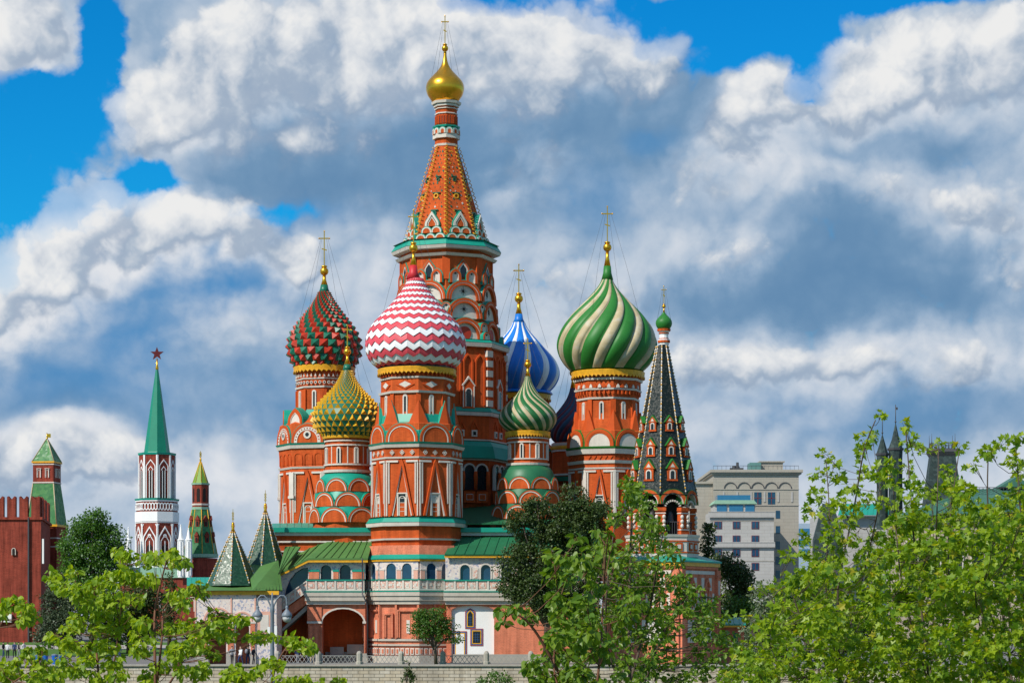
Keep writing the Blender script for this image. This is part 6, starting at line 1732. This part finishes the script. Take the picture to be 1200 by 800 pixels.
# ---- maples on the right
mass = crowd([(846, 800), (862, 765), (880, 735), (905, 700), (918, 676), (948, 660), (965, 640), (1000, 628), (1010, 640), (1040, 612), (1066, 600), (1100, 612), (1120, 618), (1160, 604), (1230, 600), (1230, 840), (846, 840)], 450, 21, (9, 18), (7, 12), 9)
whips = [(1032, 487, 5, 5), (1022, 509, 9, 6), (1012, 518, 6, 6), (1027, 553, 8, 7), (1000, 569, 9, 6), (985, 557, 8, 6), (966, 534, 7, 6), (978, 542, 8, 6), (961, 556, 9, 6), (1008, 530, 7, 8), (1008, 552, 6, 6), (1060, 498, 6, 5), (1066, 517, 9, 8), (1073, 525, 7, 6), (1046, 545, 9, 8), (1035, 562, 8, 8), (1053, 568, 10, 7), (1098, 522, 8, 6), (1125, 523, 7, 7), (1083, 526, 6, 4), (1108, 552, 8, 7), (1112, 570, 8, 7), (1090, 580, 8, 7), (1122, 566, 7, 6), (1140, 545, 6, 5), (1160, 530, 8, 6), (1176, 520, 9, 7), (1192, 514, 10, 6), (1186, 541, 8, 10), (1197, 553, 8, 8), (1155, 528, 7, 5), (1196, 576, 10, 8), (1172, 600, 10, 7), (955, 580, 9, 7), (970, 600, 10, 8), (985, 590, 9, 7), (950, 598, 8, 6), (940, 630, 9, 6), (925, 652, 10, 7), (1000, 600, 10, 7), (1020, 585, 10, 8), (1040, 590, 10, 7), (975, 625, 12, 7), (945, 645, 9, 6), (990, 612, 11, 7), (1066, 590, 10, 7), (1075, 565, 7, 7), (1062, 548, 7, 6), (1150, 602, 8, 6), (1130, 590, 8, 7), (890, 690, 9, 6), (872, 722, 8, 5)]
whips = [(x, y, a * 1.3, b * 1.25) for x, y, a, b in whips] + crowd([(1065, 600), (1085, 560), (1130, 560), (1150, 590), (1210, 570), (1210, 610), (1065, 612)], 26, 4, (8, 12), (6, 9), 9)
allc = mass + whips
def sel(f): return [c for c in allc if f(c[0])]
tree('maple', 'young maple with tall bare leaders at the left of the maple thicket', 'tree', [[(985, 950), (984, 800), (982, 690), (1000, 600), (1012, 530), (1026, 492)], [(984, 850), (950, 760), (925, 690), (905, 700)], [(984, 800), (968, 690), (972, 610), (968, 540)], [(984, 830), (930, 780), (880, 740)], [(984, 780), (1010, 680), (1030, 590), (1030, 556)]], sel(lambda x: x < 1038), 30, L_MAP, .092, 'lobed', BARKG, .98, 1.7, 'young maples along the path', .014, .35, .005)
tree('maple', 'young maple in the middle of the thicket with thin whips against the spires', 'tree', [[(1085, 950), (1088, 800), (1078, 700), (1070, 620), (1066, 560), (1061, 500)], [(1088, 820), (1110, 700), (1112, 620), (1124, 528)], [(1088, 800), (1060, 700), (1050, 620), (1046, 550)], [(1088, 850), (1050, 760), (1042, 700)], [(1088, 830), (1095, 700), (1098, 600), (1100, 526)]], sel(lambda x: 1038 <= x < 1135), 29, L_MAP, .092, 'lobed', BARKG, .98, 1.6, 'young maples along the path', .014, .35, .005)
tree('maple', 'young maple cut by the right edge with dark twisted side shoots', 'tree', [[(1195, 950), (1186, 800), (1170, 680), (1158, 600), (1158, 530)], [(1190, 850), (1200, 700), (1196, 600), (1190, 520)], [(1188, 820), (1150, 740), (1142, 680)], [(1190, 840), (1215, 740), (1225, 660)]], sel(lambda x: x >= 1135), 28, L_MAP, .092, 'lobed', BARKG, .98, 1.6, 'young maples along the path', .014, .35, .005)
# ---- dense trees
def dense(name, label, cat, Y, lobes, n, leaf, size, trunkpx, templ='tuft', per=26, cr=.55, group=None, foot_py=None, zb=None, up=.5, droop=.3):
    """crown of leaf clumps spread over lobes (px, py, rx, ry) with gaps between; trunk with limbs to every lobe"""
    base = at(trunkpx, HZ, Y); base.z = gz(Y) if zb is None else zb
    root = thing(name, label, cat, base, group)
    mb = MB(); s_ = Y / F
    top = at(lobes[0][0], lobes[0][1], Y)
    rt_ = .03 * (top.z - base.z) + .06
    mb.tube([base, base.lerp(top, .4) + Vector((.1, 0, 0)), top], [rt_, rt_ * .7, rt_ * .2], 8)
    parts = []
    tot = sum(l[2] * l[3] for l in lobes)
    for (px, py, rx, ry) in lobes:
        c = at(px, py, Y + rng.normal() * rx * s_ * .25)
        mb.tube([base.lerp(top, .35), base.lerp(top, .45).lerp(c, .5), c], [rt_ * .5, rt_ * .35, rt_ * .12], 6)
        m_ = max(4, int(n * rx * ry / tot))
        d = rng.normal(size=(m_, 3)); d /= np.linalg.norm(d, axis=1, keepdims=True)
        rr = .45 + .62 * rng.random(m_) ** .6
        cc = np.array(c) + d * rr[:, None] * np.array([rx * s_, rx * s_ * .8, ry * s_])
        for k in range(m_):
            q_ = cr * (.7 + .7 * rng.random())
            parts.append(blob_leaves(cc[k], (q_, q_, q_ * .7), per, size, templ, droop, .2, up))
    mb.build('trunk', BARKG, root)
    leaf_object(parts, 'crown', leaf, root)
    return root
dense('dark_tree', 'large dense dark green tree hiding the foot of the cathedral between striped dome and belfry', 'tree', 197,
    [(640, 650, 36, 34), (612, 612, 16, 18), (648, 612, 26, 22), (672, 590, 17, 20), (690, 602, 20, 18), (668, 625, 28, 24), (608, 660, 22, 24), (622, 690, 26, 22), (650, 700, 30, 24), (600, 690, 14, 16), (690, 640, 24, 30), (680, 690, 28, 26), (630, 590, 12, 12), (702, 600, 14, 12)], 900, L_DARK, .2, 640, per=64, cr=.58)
dense('round_tree', 'small round crowned tree with crooked stem on the lawn before the white painted wall', 'tree', 198,
    [(505, 728, 20, 15), (492, 733, 13, 11), (520, 735, 14, 12), (505, 742, 22, 9), (530, 744, 11, 7), (497, 720, 11, 9), (516, 720, 11, 9)], 170, L_MID, .15, 511, per=50, cr=.42)
dense('shrub', 'small dark pointed shrub growing against the retaining wall', 'shrub', 191,
    [(476, 792, 8, 10), (478, 782, 4, 8), (484, 795, 6, 6)], 26, L_DARK, .2, 476, per=16, cr=.3, zb=-3.4)
dense('shrub', 'grey green bush at the wall under the painted doorway side', 'shrub', 191, [(585, 795, 18, 8), (568, 797, 9, 5)], 40, L_MID, .2, 585, per=16, cr=.35, zb=-3.4)
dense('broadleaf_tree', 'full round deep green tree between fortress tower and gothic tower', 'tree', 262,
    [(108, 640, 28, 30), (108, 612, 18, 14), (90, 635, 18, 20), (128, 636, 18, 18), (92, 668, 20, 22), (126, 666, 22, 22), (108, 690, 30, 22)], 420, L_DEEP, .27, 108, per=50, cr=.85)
dense('spruce', 'dusky blue green spruce at the foot of the fortress wall', 'tree', 240,
    [(70, 690, 12, 20), (66, 712, 20, 18), (72, 735, 26, 16), (84, 720, 20, 20), (60, 745, 22, 10)], 260, L_CONI, .22, 72, per=50, cr=.65, droop=.8)
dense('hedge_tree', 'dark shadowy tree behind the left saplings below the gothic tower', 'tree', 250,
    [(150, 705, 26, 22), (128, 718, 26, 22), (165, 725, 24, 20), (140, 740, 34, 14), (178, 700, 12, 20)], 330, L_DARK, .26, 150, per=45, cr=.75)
dense('cypress', 'thin dark columnar cypress before the low brick building', 'tree', 262, [(198, 690, 5, 20), (198, 710, 9, 22), (200, 730, 12, 16)], 90, L_DARK, .28, 198, per=22, cr=.5)
dense('broadleaf_tree', 'dark tree right of the belfry below the hotel windows', 'tree', 240,
    [(862, 680, 18, 22), (850, 660, 12, 14), (872, 690, 14, 18), (858, 705, 22, 14)], 210, L_DARK, .26, 862, per=45, cr=.75)
dense('broadleaf_tree', 'narrow dark tree peeping out behind the belfry arches', 'tree', 250, [(829, 640, 6, 26), (832, 665, 9, 18), (830, 622, 5, 10)], 70, L_DARK, .32, 832, per=24, cr=.6)
dense('shrub', 'bright green bush above the annex roof', 'shrub', 235, [(866, 712, 17, 14), (880, 718, 12, 12), (855, 720, 12, 9), (870, 740, 18, 20)], 150, L_MID, .3, 866, per=24, cr=.6)
dense('shrub', 'silvery willow bush between the annex and the maples', 'shrub', 120, [(893, 705, 12, 22), (885, 735, 14, 20), (900, 740, 14, 24), (878, 765, 16, 16)], 150, L_GREY, .16, 893, per=24, cr=.4, zb=-3.4, droop=.1)
dense('broadleaf_tree', 'mid green tree behind the maple thicket before the stone arcade', 'tree', 200, [(930, 700, 24, 24), (960, 720, 26, 24), (905, 725, 20, 20), (990, 735, 26, 24), (1020, 725, 22, 24)], 380, L_MID, .3, 950, per=24, cr=.7, zb=0)
